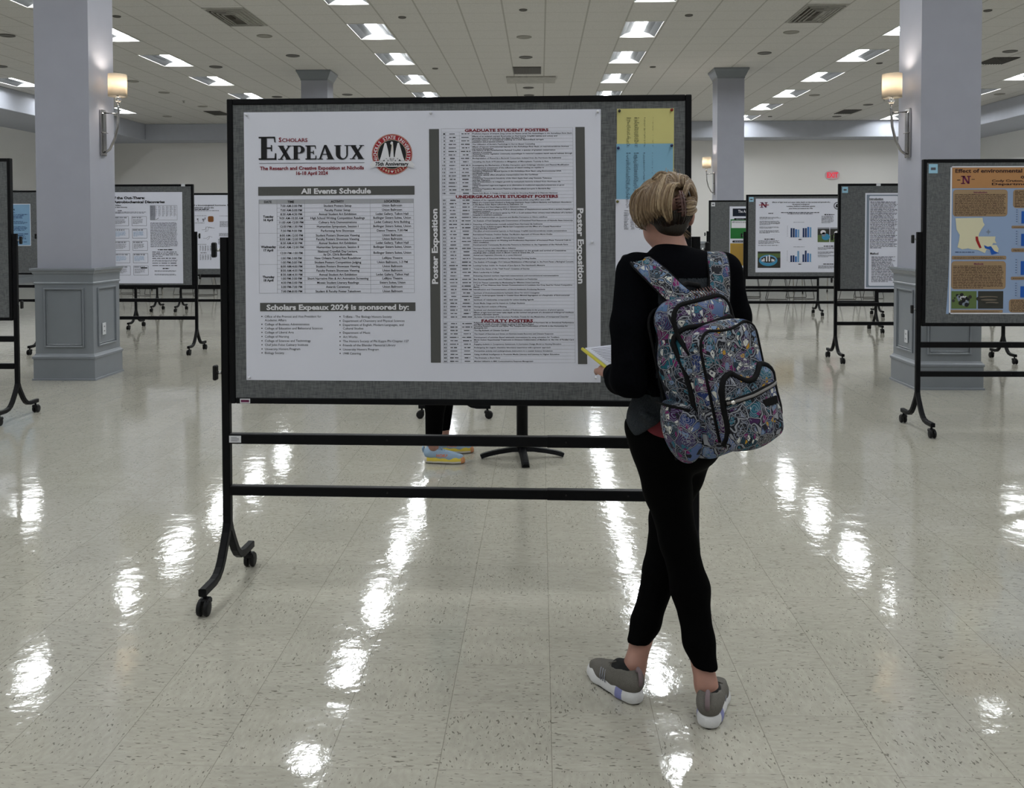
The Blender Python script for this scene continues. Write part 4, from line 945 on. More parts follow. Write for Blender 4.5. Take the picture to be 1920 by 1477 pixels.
# ------------------------------------------------------------------ orange and blue hypoxia poster
x0, x1 = rel('b9', 2.898, 4.30)
o, s = poster('b9', 'orange and light blue poster with a map and bar charts at the right edge', x0, x1, .834, 1.879, 1779, 312, 260.6, 264, 'sky', curl=-.02)
s.R(1779, 312, 2144, 314, 'white', 'paper_margin', 1); s.R(1779, 586, 2144, 588, 'white', 'paper_margin', 1); s.R(1779, 312, 1781.5, 588, 'white', 'paper_margin', 1); s.R(2141.5, 312, 2144, 588, 'white', 'paper_margin', 1)
s.R(1782, 314.5, 2141, 353, 'orange', 'title_band', 1)
s.T(1787.5, 320.5, 'Effect of environmental hypoxia on crayfish growth and', 6.8, 'title', al='l', bold=.03, w=290); s.T(1960, 331.5, 'oocyte development', 6.8, 'title', w=108, bold=.03)
s.T(1960, 339.2, 'Cody Cruton, Robert A. Bergeron, Chris Bonvillain', 4.0, 'title', w=212, bold=.03); s.T(1960, 345.3, 'Department of Biological Sciences', 4.2, 'title', w=212, bold=.03)
serif_letter('N', 1798, 330, 1816, 345, 'plum', 'logo', 2); s.R(1791, 337, 1797, 338.5, 'ink', 'logo', 2); s.R(1817, 336, 1823, 337, 'ink', 'logo', 2)
def tbox(x0, y0, x1, y1, n, title=None):
    s.rr(x0, y0, x1, y1, min(6, (y1 - y0) / 3), 'tanline', 'text_box', 1); s.rr(x0 + .8, y0 + .8, x1 - .8, y1 - .8, min(5.4, (y1 - y0) / 3), 'tan', 'text_box', 2)
    ya = y0 + 2
    if title: s.T((x0 + x1) / 2, y0 + 5, title, 3.4, 'plum', bold=.03, layer=3); ya = y0 + 8
    s.lines(x0 + 3, ya, x1 - 3, y1 - 1.5, n, 'title', .42, rag=.05, layer=3)
tbox(1784, 355.5, 1883, 405.5, 17, 'Introduction'); tbox(1893, 355.5, 1995, 390, 11); tbox(2005, 355.5, 2139, 430, 22, 'Results')
tbox(1783, 479, 1882, 486, 2); tbox(1782.5, 489, 1881.5, 541.5, 17, 'Methods')
s.R(1783, 545, 1829, 578, 'dkgreen', 'photo_print', 1); s.R(1831.5, 545, 1877.5, 578, 'photo', 'photo_print', 1)
for i in range(26): a = random.uniform(0, 6.3); s.disc(1806 + random.gauss(0, 8), 562 + random.gauss(0, 5.5), random.uniform(1.5, 4.5), random.choice(['photo', 'photo', 'greyp', 'ink', 'white']), 'photo_print', 2 + i % 5, n=9)
for i in range(9): s.disc(1854 + random.gauss(0, 3), 556 + i * 1.8, 18 - i, 'photo2' if i % 3 == 0 else 'photo', 'photo_print', 2 + i % 4, n=16, ry=1.6)
tbox(1782, 580, 1877, 585.5, 2)
La = [(1789, 409), (1838, 408), (1839, 416), (1842, 421), (1836, 430), (1832, 438), (1831, 443), (1862, 443), (1861, 450), (1864, 456), (1858, 455), (1856, 459), (1864, 459), (1868, 466), (1866, 476), (1858, 471), (1846, 467), (1843, 474), (1830, 468), (1820, 467), (1812, 465), (1802, 467), (1793, 463), (1796, 450), (1797, 440), (1791, 430)]
s.poly(La, 'cream', 'map', 2)
s.poly([(1825.5, 443), (1830, 443), (1831, 449), (1834, 457), (1837, 464), (1833, 465), (1829, 457), (1826, 450)], 'mapred', 'map', 3)
s.poly([(1841, 459), (1848, 462), (1854, 461), (1860, 470), (1869, 474), (1855, 477), (1852, 468), (1843, 465)], 'chart', 'map', 3)
s.poly([(1849, 429), (1850.5, 433), (1854, 434.5), (1850.5, 436), (1849, 440), (1847.5, 436), (1844, 434.5), (1847.5, 433)], 'greyp', 'map', 2); s.lines(1789, 471, 1824, 473.5, 1, 'navy', .5, rag=0)
for y0_, y1_, yb_ in ((393, 419, 396), (433, 461, 438), (486, 515, 489), (530, 557, 536)):
    s.vl(1903, y0_, y1_, 'line', .5); s.hl(1903, 1992, y1_, 'line', .5)
    for k in range(6): s.R(1899, y0_ + k * (y1_ - y0_) / 6, 1901.5, y0_ + k * (y1_ - y0_) / 6 + 1, 'navy', 'axis', 1)
    for k in range(3): s.R(1908.5 + k * 28, yb_ + k * 3, 1927 + k * 28, y1_, 'chart', 'bar_chart', 1)
for a, b_ in ((423, 428), (465, 472), (518, 524)): tbox(1891, a, 1995, b_, 2)
tbox(1888, 560, 1995, 585, 8); tbox(2005, 435, 2139, 520, 26, 'Discussion'); tbox(2005, 525, 2139, 585, 18, 'References')
s.done()

# ------------------------------------------------------------------ grey-bordered text poster
x0, x1 = rel('b8', 3.512, 4.68)
o, s = poster('b8', 'pale text-filled poster with a grey border, Introduction and Method headings', x0, x1, .784, 1.819, 1621, 362, 171, 173, 'paper')
s.R(1623.5, 365, 1818, 538.5, 'greyp', 'border', 1); s.rr(1628, 367.5, 1681, 535.5, 3, 'paper', 'text_panel', 2); s.rr(1686, 367.5, 1750, 535.5, 3, 'paper', 'text_panel', 2); s.rr(1755, 367.5, 1813, 535.5, 3, 'paper', 'text_panel', 2)
s.T(1641, 373, 'Introduction', 4.2, 'ink', bold=.03, layer=4, w=25); s.hl(1629, 1654, 376, 'ink', .4, 4)
s.lines(1630, 377.5, 1680, 465.5, 38, 'ink', .42, rag=.14, layer=4); s.T(1638, 475, 'Method', 4.2, 'ink', bold=.03, layer=4, w=15); s.lines(1633, 480, 1677, 529, 20, 'ink', .42, rag=.2, layer=4)
s.T(1718, 373, 'Results', 4.2, 'ink', bold=.03, layer=4); s.lines(1689, 378, 1747, 530, 60, 'ink', .42, layer=4); s.lines(1758, 378, 1810, 530, 60, 'ink', .42, layer=4); s.done()

# ------------------------------------------------------------------ bar-chart poster
x0, x1 = rel('b7', 2.998, 4.225)
o, s = poster('b7', 'white poster with blue bar charts and a photo of a blue paddling pool', x0, x1, .825, 1.850, 1416, 372, 133.2, 134.5, 'paper')
K = lambda x, y: (1340 + x / 8, 370 + y / 8)
serif_letter('N', *K(672, 70), *K(782, 150), 'plum', 'logo', 2); s.R(*K(655, 105), *K(800, 116), 'mapred', 'logo', 3)
for (x, y, w_, t) in ((1275, 70, 850, 'Effects of light level and water table depth on the survival and growth of a'), (1270, 100, 250, 'threatened endangered'), (1270, 130, 420, 'Louisiana Quillwort underwater species'), (1270, 163, 350, 'Jamie Theriot, Lea Louviere & Gary Willis')):
    px, py = K(x, y); s.T(px, py, t, 2.1, 'ink', w=w_ / 8, bold=.025)
for (x, y, w_) in ((1260, 225, 560), (1260, 243, 370)): px, py = K(x, y); s.lines(px - w_ / 16, py - 1, px + w_ / 16, py + 1, 1, 'ink', .6, rag=0)
px, py = K(1807, 125); s.disc(px, py, 7, 'soft', 'logo', 1, r0=5.6); s.disc(px, py, 5.6, 'line', 'logo', 1, r0=5.0); s.poly([(px - 3.6, py + 3), (px - 2.5, py - 2.5), (px + 1, py - 3.5), (px - .5, py + .5), (px + 3.4, py - 2.8), (px + 2, py + 3.5), (px - 1, py + 3)], 'ink', 'logo', 2)
def H(x, y, w_): px, py = K(x, y); s.lines(px - w_ / 16, py - .9, px + w_ / 16, py + .9, 1, 'ink', .9, rag=0)
H(828, 236, 70); H(812, 622, 150); H(1690, 257, 145); H(1685, 728, 150); H(1680, 996, 150); 
for q in ((665, 288, 975, 326, 3), (665, 346, 985, 412, 5), (665, 432, 965, 466, 3), (665, 488, 978, 536, 4), (650, 640, 965, 694, 4), (645, 706, 970, 724, 1), (1575, 272, 1760, 384, 9), (1525, 744, 1830, 784, 3), (1525, 806, 1830, 846, 3), (1525, 858, 1830, 892, 3), (1532, 1016, 1830, 1066, 4)):
    a = K(q[0], q[1]); c = K(q[2], q[3]); s.lines(a[0], a[1], c[0], c[1], q[4], 'soft', .45)
for y0_, hs in ((595, (138, 136, 122, 116, 138, 138, 155, 150)), (965, (98, 100, 85, 165, 115, 172, 132, 125))):
    for i, hgt in enumerate(hs):
        xx = 1122 + (i % 4) * 34 + (i // 4) * 178; m = ('navy', 'navy', 'blue1', 'blue2')[i % 4]
        s.R(*K(xx, y0_ - hgt), *K(xx + 26, y0_), m, 'bar_chart', 1)
    for k in range(8): s.R(*K(1070, y0_ - 170 + k * 21), *K(1082, y0_ - 164 + k * 21), 'line', 'axis', 1)
    s.hl(K(1100, 0)[0], K(1440, 0)[0], K(0, y0_)[1], 'line', .3); H(1265, y0_ + 32, 50)
a = K(1165, 370); s.lines(a[0], a[1] - .8, a[0] + 22, a[1] + .8, 1, 'line', .6); a = K(1165, 738); s.lines(a[0], a[1] - .8, a[0] + 22, a[1] + .8, 1, 'line', .6)
s.R(*K(640, 806), *K(975, 1052), 'dkgreen', 'photo_print', 1); s.R(*K(640, 900), *K(975, 1052), 'photo', 'photo_print', 2); s.R(*K(640, 806), *K(975, 835), 'photo', 'photo_print', 2)
px, py = K(795, 940); s.disc(px, py, 17, 'pool', 'photo_print', 3, ry=10.5); s.disc(px, py - 2, 15, 'blue2', 'photo_print', 4, ry=7.5); s.disc(px, py - 1.5, 13.5, 'photo', 'photo_print', 5, ry=6)
for dx, hgt in ((-8, 5), (-3, 9), (2, 11), (7, 4), (10, 3), (-11, 3)): s.R(px + dx - 1.1, py - hgt + 1, px + dx + 1.3, py + 2, 'white', 'photo_print', 6)
for xx in (1520, 1703): s.R(*K(xx, 448), *K(xx + 172, 668), 'dkgreen', 'photo_print', 1); s.R(*K(xx, 448), *K(xx + 172, 492), 'line', 'photo_print', 2); s.R(*K(xx, 470), *K(xx + 172, 560), 'photo', 'photo_print', 3)
px, py = K(1640, 590); s.disc(px, py, 7.5, 'pool', 'photo_print', 4, ry=6); px, py = K(1600, 520); s.disc(px, py, 5, 'white', 'photo_print', 5, ry=4); s.disc(px + 1, py + 4, 4, 'greyp', 'photo_print', 5, ry=4)
px, py = K(1800, 540); s.disc(px, py, 5, 'white', 'photo_print', 4, ry=5); s.disc(px, py + 6, 6, 'dkgreen', 'photo_print', 5, ry=5); s.done()

# ------------------------------------------------------------------ green and gold poster
x0, x1 = rel('b6', 3.134, 4.36)
o, s = poster('b6', 'poster with dark navy title, green block and mustard gold block', x0, x1, .782, 1.799, 1367.5, 387, 112, 113.5, 'paper')
K = lambda x, y: (1340 + x / 8, 370 + y / 8)
s.R(*K(265, 168), *K(1150, 285), 'dknavy', 'title_band', 1); px, py = K(345, 210); s.T(px, py, 'The Art of Wetland Restoration', 5.2, 'white', al='l', bold=.02, w=70)
def pill(x0, y0, x1, y1): a = K(x0, y0); c = K(x1, y1); s.rr(a[0], a[1], c[0], c[1], 1.6, 'ink', 'heading_pill', 3); s.lines(a[0] + 4, a[1] + .9, c[0] - 4, c[1] - .9, 1, 'line', .8, rag=0, layer=4)
for k in range(3):
    o_ = k * 330; s.R(*K(232 + o_, 330), *K(520 + o_, 620), 'green', 'green_block', 1); s.R(*K(245 + o_, 350), *K(508 + o_, 460), 'white', 'text_panel', 2); pill(285 + o_, 312, 470 + o_, 338)
    a = K(258 + o_, 360); c = K(500 + o_, 385); s.lines(*a, *c, 2, 'soft', .5, layer=3)
    s.R(*K(230 + o_, 690), *K(520 + o_, 1025), 'gold', 'gold_block', 1); pill(262 + o_, 648, 500 + o_, 678); a = K(250 + o_, 715); c = K(510 + o_, 1000); s.lines(*a, *c, 20, 'tanline', .3, rag=.1)
s.done()

# ------------------------------------------------------------------ "Out-There" poster
x0, x1 = rel('b4', -5.40, -4.172)
o, s = poster('b4', 'white poster with rows of small framed boxes behind the left column', x0, x1, .811, 1.877, 0, 0, 162, 162, 'paper')
s.a = (343, 360, x1, 1.877, 162, 161.5)
K = lambda x, y: (210 + x / 7.383, 330 + y / 7.383)
px, py = K(455, 300); s.T(px, py, 'Encounters of the Out-There:', 4.6, 'ink', al='r', bold=.045, w=104); px, py = K(735, 357); s.T(px, py, 'Current Astrobiochemical Discoveries', 4.6, 'ink', al='r', bold=.045, w=126)
px, py = K(118, 403); s.T(px, py, 'A. Williams', 2.2, 'ink', al='r', bold=.03); px, py = K(205, 430); s.T(px, py, 'Nicholls State University', 2.2, 'ink', al='r', bold=.02); px, py = K(100, 478); s.lines(px - 4, py - .8, px + 4, py + .8, 1, 'ink', .8, rag=0)
a = K(-420, 492); c = K(475, 532); s.lines(*a, *c, 3, 'soft', .45)
for r_ in range(5):
    for cc in range(4):
        xx = 268 - cc * 255 + r_ * 4; yy = 560 + r_ * 172; a = K(xx, yy); c = K(xx + 207, yy + 130); s.frame(*a, *c, 'soft', .5)
        a = K(xx + 15, yy + 35); c = K(xx + 165, yy + 105); s.lines(*a, *c, 6, 'blue2' if r_ % 2 else 'soft', .35, layer=2); a = K(xx + 8, yy + 6); s.lines(*a, a[0] + 24, a[1] + 2.6, 1, 'line', .8, rag=.3)
s.R(*K(385, 1268), *K(478, 1283), 'ink', 'printed_panel', 2)
s.R(*K(528, 408), *K(600, 610), 'line', 'table_grid', 1); s.frame(*K(528, 408), *K(908, 610), 'soft', .4)
for k in range(7): s.lines(*K(535 + k * 54, 415), *K(575 + k * 54, 560), 11, 'soft', .3, rag=.3)
s.poly([K(600, 608), K(610, 600), K(655, 575), K(640, 590)], 'ink', 'printed_panel', 2)
s.lines(*K(528, 640), *K(915, 990), 24, 'soft', .42, rag=.06); s.lines(*K(630, 1015), *K(845, 1032), 1, 'ink', .8, rag=0)
for a, c, n in ((1045, 1125, 4), (1130, 1155, 1), (1162, 1192, 2), (1198, 1222, 1), (1232, 1256, 1)): s.lines(*K(550, a), *K(925, c), n, 'soft', .42, rag=.15)
s.lines(*K(695, 1278), *K(785, 1292), 1, 'ink', .8, rag=0); s.lines(*K(580, 1310), *K(895, 1332), 2, 'soft', .4); s.lines(*K(580, 1358), *K(895, 1382), 2, 'soft', .4); s.done()

# ------------------------------------------------------------------ chemistry poster
x0, x1 = rel('b5', -5.75, -4.35)
o, s = poster('b5', 'white chemistry poster with a brown square and thin curves, left of the big board', x0, x1, .868, 1.935, 0, 0, 130, 130, 'paper')
s.a = (363, 365, rel('b5', -5.03)[0], 1.935, 130.3, 131)
px, py = K(1150, 400); s.T(K(1590, 400)[0], py, 'Synthesis and physicochemical studies of a bioconjugated hormone', 2.6, 'ink', al='r', bold=.025, w=150); px, py = K(1420, 433); s.T(px, py, 'formation of melanin guards', 2.6, 'ink', al='r', bold=.025, w=80)
s.lines(*K(1150, 450), *K(1350, 466), 1, 'ink', .7, rag=0); s.lines(*K(1150, 470), *K(1490, 482), 1, 'soft', .6, rag=0)
s.rr(*K(1335, 553), *K(1415, 635), 2.5, 'brown', 'brown_square', 2); s.rr(*K(-100 + 100, 553), *K(60, 635), 2.5, 'brown', 'brown_square', 2)
px, py = K(1630, 400); s.poly([(px - 3, py - 2), (px, py), (px + 3, py - 2.2), (px + 2, py + 1.5), (px, py + 3), (px - 2, py + 1.5)], 'ink', 'logo', 2)
for q in ((1150, 540, 1320, 552, 1), (1150, 640, 1285, 656, 1), (1495, 545, 1640, 556, 1), (1500, 622, 1900, 706, 8), (1490, 790, 1900, 834, 4), (1475, 870, 1900, 950, 7), (900, 660, 1080, 960, 24)): s.lines(*K(q[0], q[1]), *K(q[2], q[3]), q[4], 'soft', .45, rag=.08)
for q in ((1180, 585, 1200, 605), (1190, 612, 1200, 628), (1255, 590, 1285, 606), (1262, 612, 1282, 626), (1290, 570, 1300, 600)): s.R(*K(*q[:2]), *K(*q[2:]), 'soft', 'structure_drawing', 2)
for pts in ([(1245, 745), (1290, 742), (1320, 700), (1350, 715), (1425, 720)], [(1290, 770), (1330, 760), (1345, 705), (1420, 722)], [(1300, 700), (1310, 745), (1300, 770)], [(1265, 862), (1310, 865), (1345, 835), (1395, 848)], [(1320, 885), (1345, 870), (1355, 840)]):
    for a, c in zip(pts, pts[1:]): s.poly(stroke(K(*a), K(*c), .45), 'soft', 'curve_plot', 2)
for y0_ in (965, 1090):
    for k in range(5): s.lines(*K(1215 + 36 * k, y0_), *K(1235 + 36 * k, y0_ + 80), 7, 'soft', .5, rag=.2)
s.lines(*K(1190, 945), *K(1310, 952), 1, 'soft', .8, rag=0); s.lines(*K(1225, 1062), *K(1310, 1072), 1, 'ink', .7, rag=0); s.done()

# ------------------------------------------------------------------ sky blue poster
x0, x1 = rel('b3', -8.15, -7.43)
o, s = poster('b3', 'sky blue text poster on the board at the far left', x0, x1, 1.205, 1.817, 0, 0, 130, 130, 'bluep')
s.a = (57.5, 381, x1, 1.817, 129, 129)
s.frame(57.5 - 92.5, 381.5, 57, 459.5, 'white', 1.0)
s.T(24, 386, 'Healing', 3.8, 'ink', al='r', bold=.03, w=30); s.T(28, 391.3, 'the Power of Art', 3.8, 'ink', al='r', bold=.03, w=56); s.lines(5, 396.5, 28, 398.5, 1, 'navy', .7, rag=0)
for a, c, n in ((400, 411, 5), (413, 421, 4), (423, 434, 5), (436, 457, 7)): s.lines(-30, a, 53, c, n, 'navy', .4, rag=.15)
s.done()


# ================================================================== BACK OF THE ROOM: chairs and tables
def make_chair():
    r = empty('stacking_chair')
    b = MB(); n = 9; m = 12; vs = []; fs = []           # curved one-piece shell: seat then back
    prof = [(-.21, .435), (-.19, .452), (-.10, .448), (.0, .440), (.10, .440), (.165, .455), (.195, .50), (.21, .58), (.225, .66), (.24, .74), (.25, .80), (.252, .82)]
    for side in (0, .007):
        for (y, z) in prof:
            for i in range(n):
                u = i / (n - 1) * 2 - 1; wv = .215 * (1 - .10 * max(0, (z - .6) / .22)); dz = .018 * u * u if z < .47 else 0; dy = -.03 * u * u if z > .47 else 0
                vs.append((u * wv, y + dy + (side if z > .47 else 0), z + dz - (side if z <= .47 else 0)))
    q = n * m
    for j in range(m - 1):
        for i in range(n - 1):
            a = j * n + i; fs.append((a, a + 1, a + n + 1, a + n)); fs.append((q + a, q + a + n, q + a + n + 1, q + a + 1))
    rim = list(range(n)) + [j * n + n - 1 for j in range(1, m)] + [(m - 1) * n + i for i in range(n - 2, -1, -1)] + [j * n for j in range(m - 2, 0, -1)]
    for a, c in zip(rim, rim[1:] + rim[:1]): fs.append((a, a + q, c + q, c))
    b.add(vs, fs, 'shell', True); b.build('seat_shell', r)
    for sx in (-1, 1):
        b = MB(); x = sx * .20
        b.tube([(x * .75, -.13, .435), (x * 1.0, -.15, .40), (x * 1.12, -.21, .02), (x * 1.12, -.205, .008), (x * 1.12, -.19, .006), (x * 1.12, .20, .006), (x * 1.12, .215, .008), (x * 1.12, .22, .02), (x, .13, .40), (x * .75, .11, .432)], .0075, 'wire', 8)
        b.build('sled_leg', r)
    b = MB(); b.tube([(-.15, -.13, .43), (.15, -.13, .43)], .0055, 'chrome', 8); b.tube([(-.15, .11, .428), (.15, .11, .428)], .0055, 'chrome', 8); b.build('cross_bar', r)
    return r
ch = make_chair(); firstc = True
CH = [(-9.25, 20.9, 95, 'leftmost grey sled-leg chair under the left poster boards'), (-8.55, 20.35, 80, 'grey sled-leg chair, second from left under the left poster boards'), (-7.85, 20.75, 95, 'grey sled-leg chair, third from left under the left poster boards'),
      (-7.25, 20.3, 100, 'grey sled-leg chair, fourth from left under the left poster boards'), (-6.55, 20.9, 85, 'grey sled-leg chair seen under the board with the brown-square poster'), (-5.75, 20.5, 90, 'grey sled-leg chair just left of the big board post'),
      (4.35, 19.75, 75, 'grey sled-leg chair left of the trio under the bar-chart poster board'), (4.72, 18.95, 80, 'grey sled-leg chair in the middle of the trio under the bar-chart poster board'), (5.30, 19.45, 95, 'grey sled-leg chair right of the trio under the bar-chart poster board'),
      (6.10, 18.95, 85, 'grey sled-leg chair under the grey-bordered poster, left of the row'), (6.72, 19.55, 95, 'grey sled-leg chair under the grey-bordered poster, second of the row'),
      (7.30, 18.85, 80, 'grey sled-leg chair under the grey-bordered poster, third of the row'), (7.95, 19.60, 90, 'grey sled-leg chair under the grey-bordered poster, fourth of the row')]
for x, y, a, l in CH:
    o = ch if firstc else copy_tree(ch); firstc = False
    o.location = (x, y, 0); o.rotation_euler = (0, 0, math.radians(a)); tag(o, l, 'chair', 'sled-leg chairs at the back of the room')

def folding_table(x, y, rz, label):
    r = empty('folding_table', (x, y, 0), math.radians(rz)); tag(r, label, 'table')
    b = MB(); b.bbox(-.91, .91, -.38, .38, .71, .745, .01, 'table'); b.build('tabletop', r)
    for sx in (-1, 1):
        for sy in (-1, 1):
            b = MB(); b.tube([(sx * .72, sy * .30, .71), (sx * .74, sy * .31, 0.01)], .013, 'chrome', 8); b.lathe([(.0, 0), (.017, 0), (.017, .03), (0, .03)], (sx * .74, sy * .31, 0), 'rubber', 10); b.build('leg', r)
folding_table(5.0, 21.2, 3, 'white folding table in the back behind the bar-chart poster board'); folding_table(7.2, 21.2, -2, 'white folding table in the back behind the grey-bordered poster board')
folding_table(-8.4, 22.3, 0, 'white folding table in the back behind the left poster boards')

# pedestal table behind the big board
r = empty('pedestal_table', (-.115, 5.93, 0), math.radians(6)); tag(r, 'table on a black four-armed pedestal base behind the big board', 'table')
b = MB(); b.lathe([(0, .715), (.36, .715), (.375, .722), (.38, .735), (.375, .748), (.36, .752), (0, .752)], (0, 0, 0), 'table', 48); b.build('tabletop', r)
b = MB(); b.lathe([(.036, .05), (.036, .70), (.09, .71), (.12, .716)], (0, 0, 0), 'black', 28); b.build('column', r)
for k in range(4):
    a = k * PI / 2; c_, s_ = math.cos(a), math.sin(a); b = MB()
    Q = [(.0, .062), (.07, .058), (.15, .046), (.21, .034), (.245, .024), (.262, .016)]
    b.sweep([(c_ * q, s_ * q, z) for q, z in Q], [(-.026, -.014), (-.016, .012), (.016, .012), (.026, -.014)], 'black', False, scales=[1.1, 1, .95, .95, .95, .9]); b.build('base_arm', r)

# ================================================================== PEOPLE
def nrm(v): v = np.array(v, float); return v / np.linalg.norm(v)
def A(*v): return np.array(v, float)

def hand(V, wrist, d, up, side, curl=.5, k=.004, sc=1.0):
    """d: pointing direction of the palm, up: back of the hand, side: +1 thumb on cross side"""
    d = nrm(d); up = nrm(A(*up) - d * np.dot(A(*up), d)); s_ = np.cross(d, up) * side; w_ = A(*wrist)
    V.cap(w_, w_ + d * .03 * sc, .021 * sc, .020 * sc, .01)
    for o in (-.026, -.009, .009, .026): V.cap(w_ + d * .018 + s_ * o * .6, w_ + d * .080 * sc + s_ * o, .012 * sc, .0105 * sc, .008)
    for o, L in ((-.027, .058), (-.009, .070), (.009, .075), (.027, .068)):
        p = w_ + d * .082 * sc + s_ * o * sc; dd = d
        for j, (f, r0) in enumerate(((.42, .0088), (.32, .0080), (.26, .0072))):
            ang = curl * (j + 1) * .55; dd = nrm(d * math.cos(ang) - up * math.sin(ang)); q = p + dd * L * f * sc; V.cap(p, q, r0 * sc, (r0 - .0006) * sc, .002); p = q
    p = w_ + d * .025 + s_ * .022; q = p + nrm(d * .7 + s_ * .7 + up * .1) * .038 * sc; V.cap(p, q, .012 * sc, .0105 * sc, .006)
    q2 = q + nrm(d * .95 + s_ * .15 + up * .15) * .028 * sc; V.cap(q, q2, .0100 * sc, .0090, .002); q3 = q2 + nrm(d + up * .05) * .022 * sc; V.cap(q2, q3, .0088, .0075, .002)

def head_into(V, c, f, up, R):
    """R columns: right, front, up of the head"""
    r_, f_, u_ = R[:, 0], R[:, 1], R[:, 2]; c = A(*c)
    P = lambda x, y, z: c + r_ * x + f_ * y + u_ * z
    V.ell(P(0, -.008, .020), (.072, .090, .088), R, .01)
    V.ell(P(0, .020, -.040), (.054, .064, .068), R, .03)
    V.cap(P(-.03, .015, -.070), P(.03, .015, -.070), .020, .020, .03); V.cap(P(0, .055, -.088), P(0, .068, -.086), .014, .012, .02)
    for sx in (-1, 1):
        V.ell(P(sx * .036, .052, -.022), (.022, .022, .018), R, .02); V.ell(P(sx * .030, .082, .006), (.013, .010, .009), R, .008, True)
        V.cap(P(sx * .014, .082, .022), P(sx * .044, .072, .022), .005, .004, .012)
        V.ell(P(sx * .082, -.012, -.010), (.012, .021, .033), R, .006); V.ell(P(sx * .091, -.004, -.006), (.006, .011, .018), R, .003, True)
    V.cap(P(0, .083, .006), P(0, .103, -.028), .0075, .0095, .008); V.ell(P(-.009, .092, -.032), (.007, .008, .006), R, .005); V.ell(P(.009, .092, -.032), (.007, .008, .006), R, .005)
    V.cap(P(-.016, .078, -.052), P(.016, .078, -.052), .005, .005, .006); V.cap(P(-.014, .077, -.061), P(.014, .077, -.061), .006, .006, .006)

def face_parts(par, c, R):
    r_, f_, u_ = R[:, 0], R[:, 1], R[:, 2]; c = A(*c); P = lambda x, y, z: tuple(c + r_ * x + f_ * y + u_ * z)
    for sx in (-1, 1):
        b = MB(); b.lathe([(.0001, -.011)] + [(.011 * math.sin(a), -.011 * math.cos(a)) for a in [PI * k / 8 for k in range(1, 8)]] + [(.0001, .011)], P(sx * .030, .0705, .006), 'eyew', 16)
        b.lathe([(.0001, -.0062)] + [(.0062 * math.sin(a), -.0062 * math.cos(a)) for a in [PI * k / 6 for k in range(1, 6)]] + [(.0001, .0062)], P(sx * .030, .0765, .006), 'iris', 12); b.build('eye', par)
    b = MB(); b.tube([P(-.019, .079, -.056), P(-.008, .0865, -.054), P(0, .088, -.0555), P(.008, .0865, -.054), P(.019, .079, -.056)], .0042, 'lips', 8, scales=[.4, 1, 1, 1, .4]); b.build('mouth', par)

def headR(yaw, pitch=0, roll=0):      # yaw: left turn from +Y
    return np.array(Matrix.Rotation(math.radians(yaw), 3, 'Z') @ Matrix.Rotation(math.radians(pitch), 3, 'X') @ Matrix.Rotation(math.radians(roll), 3, 'Y'))

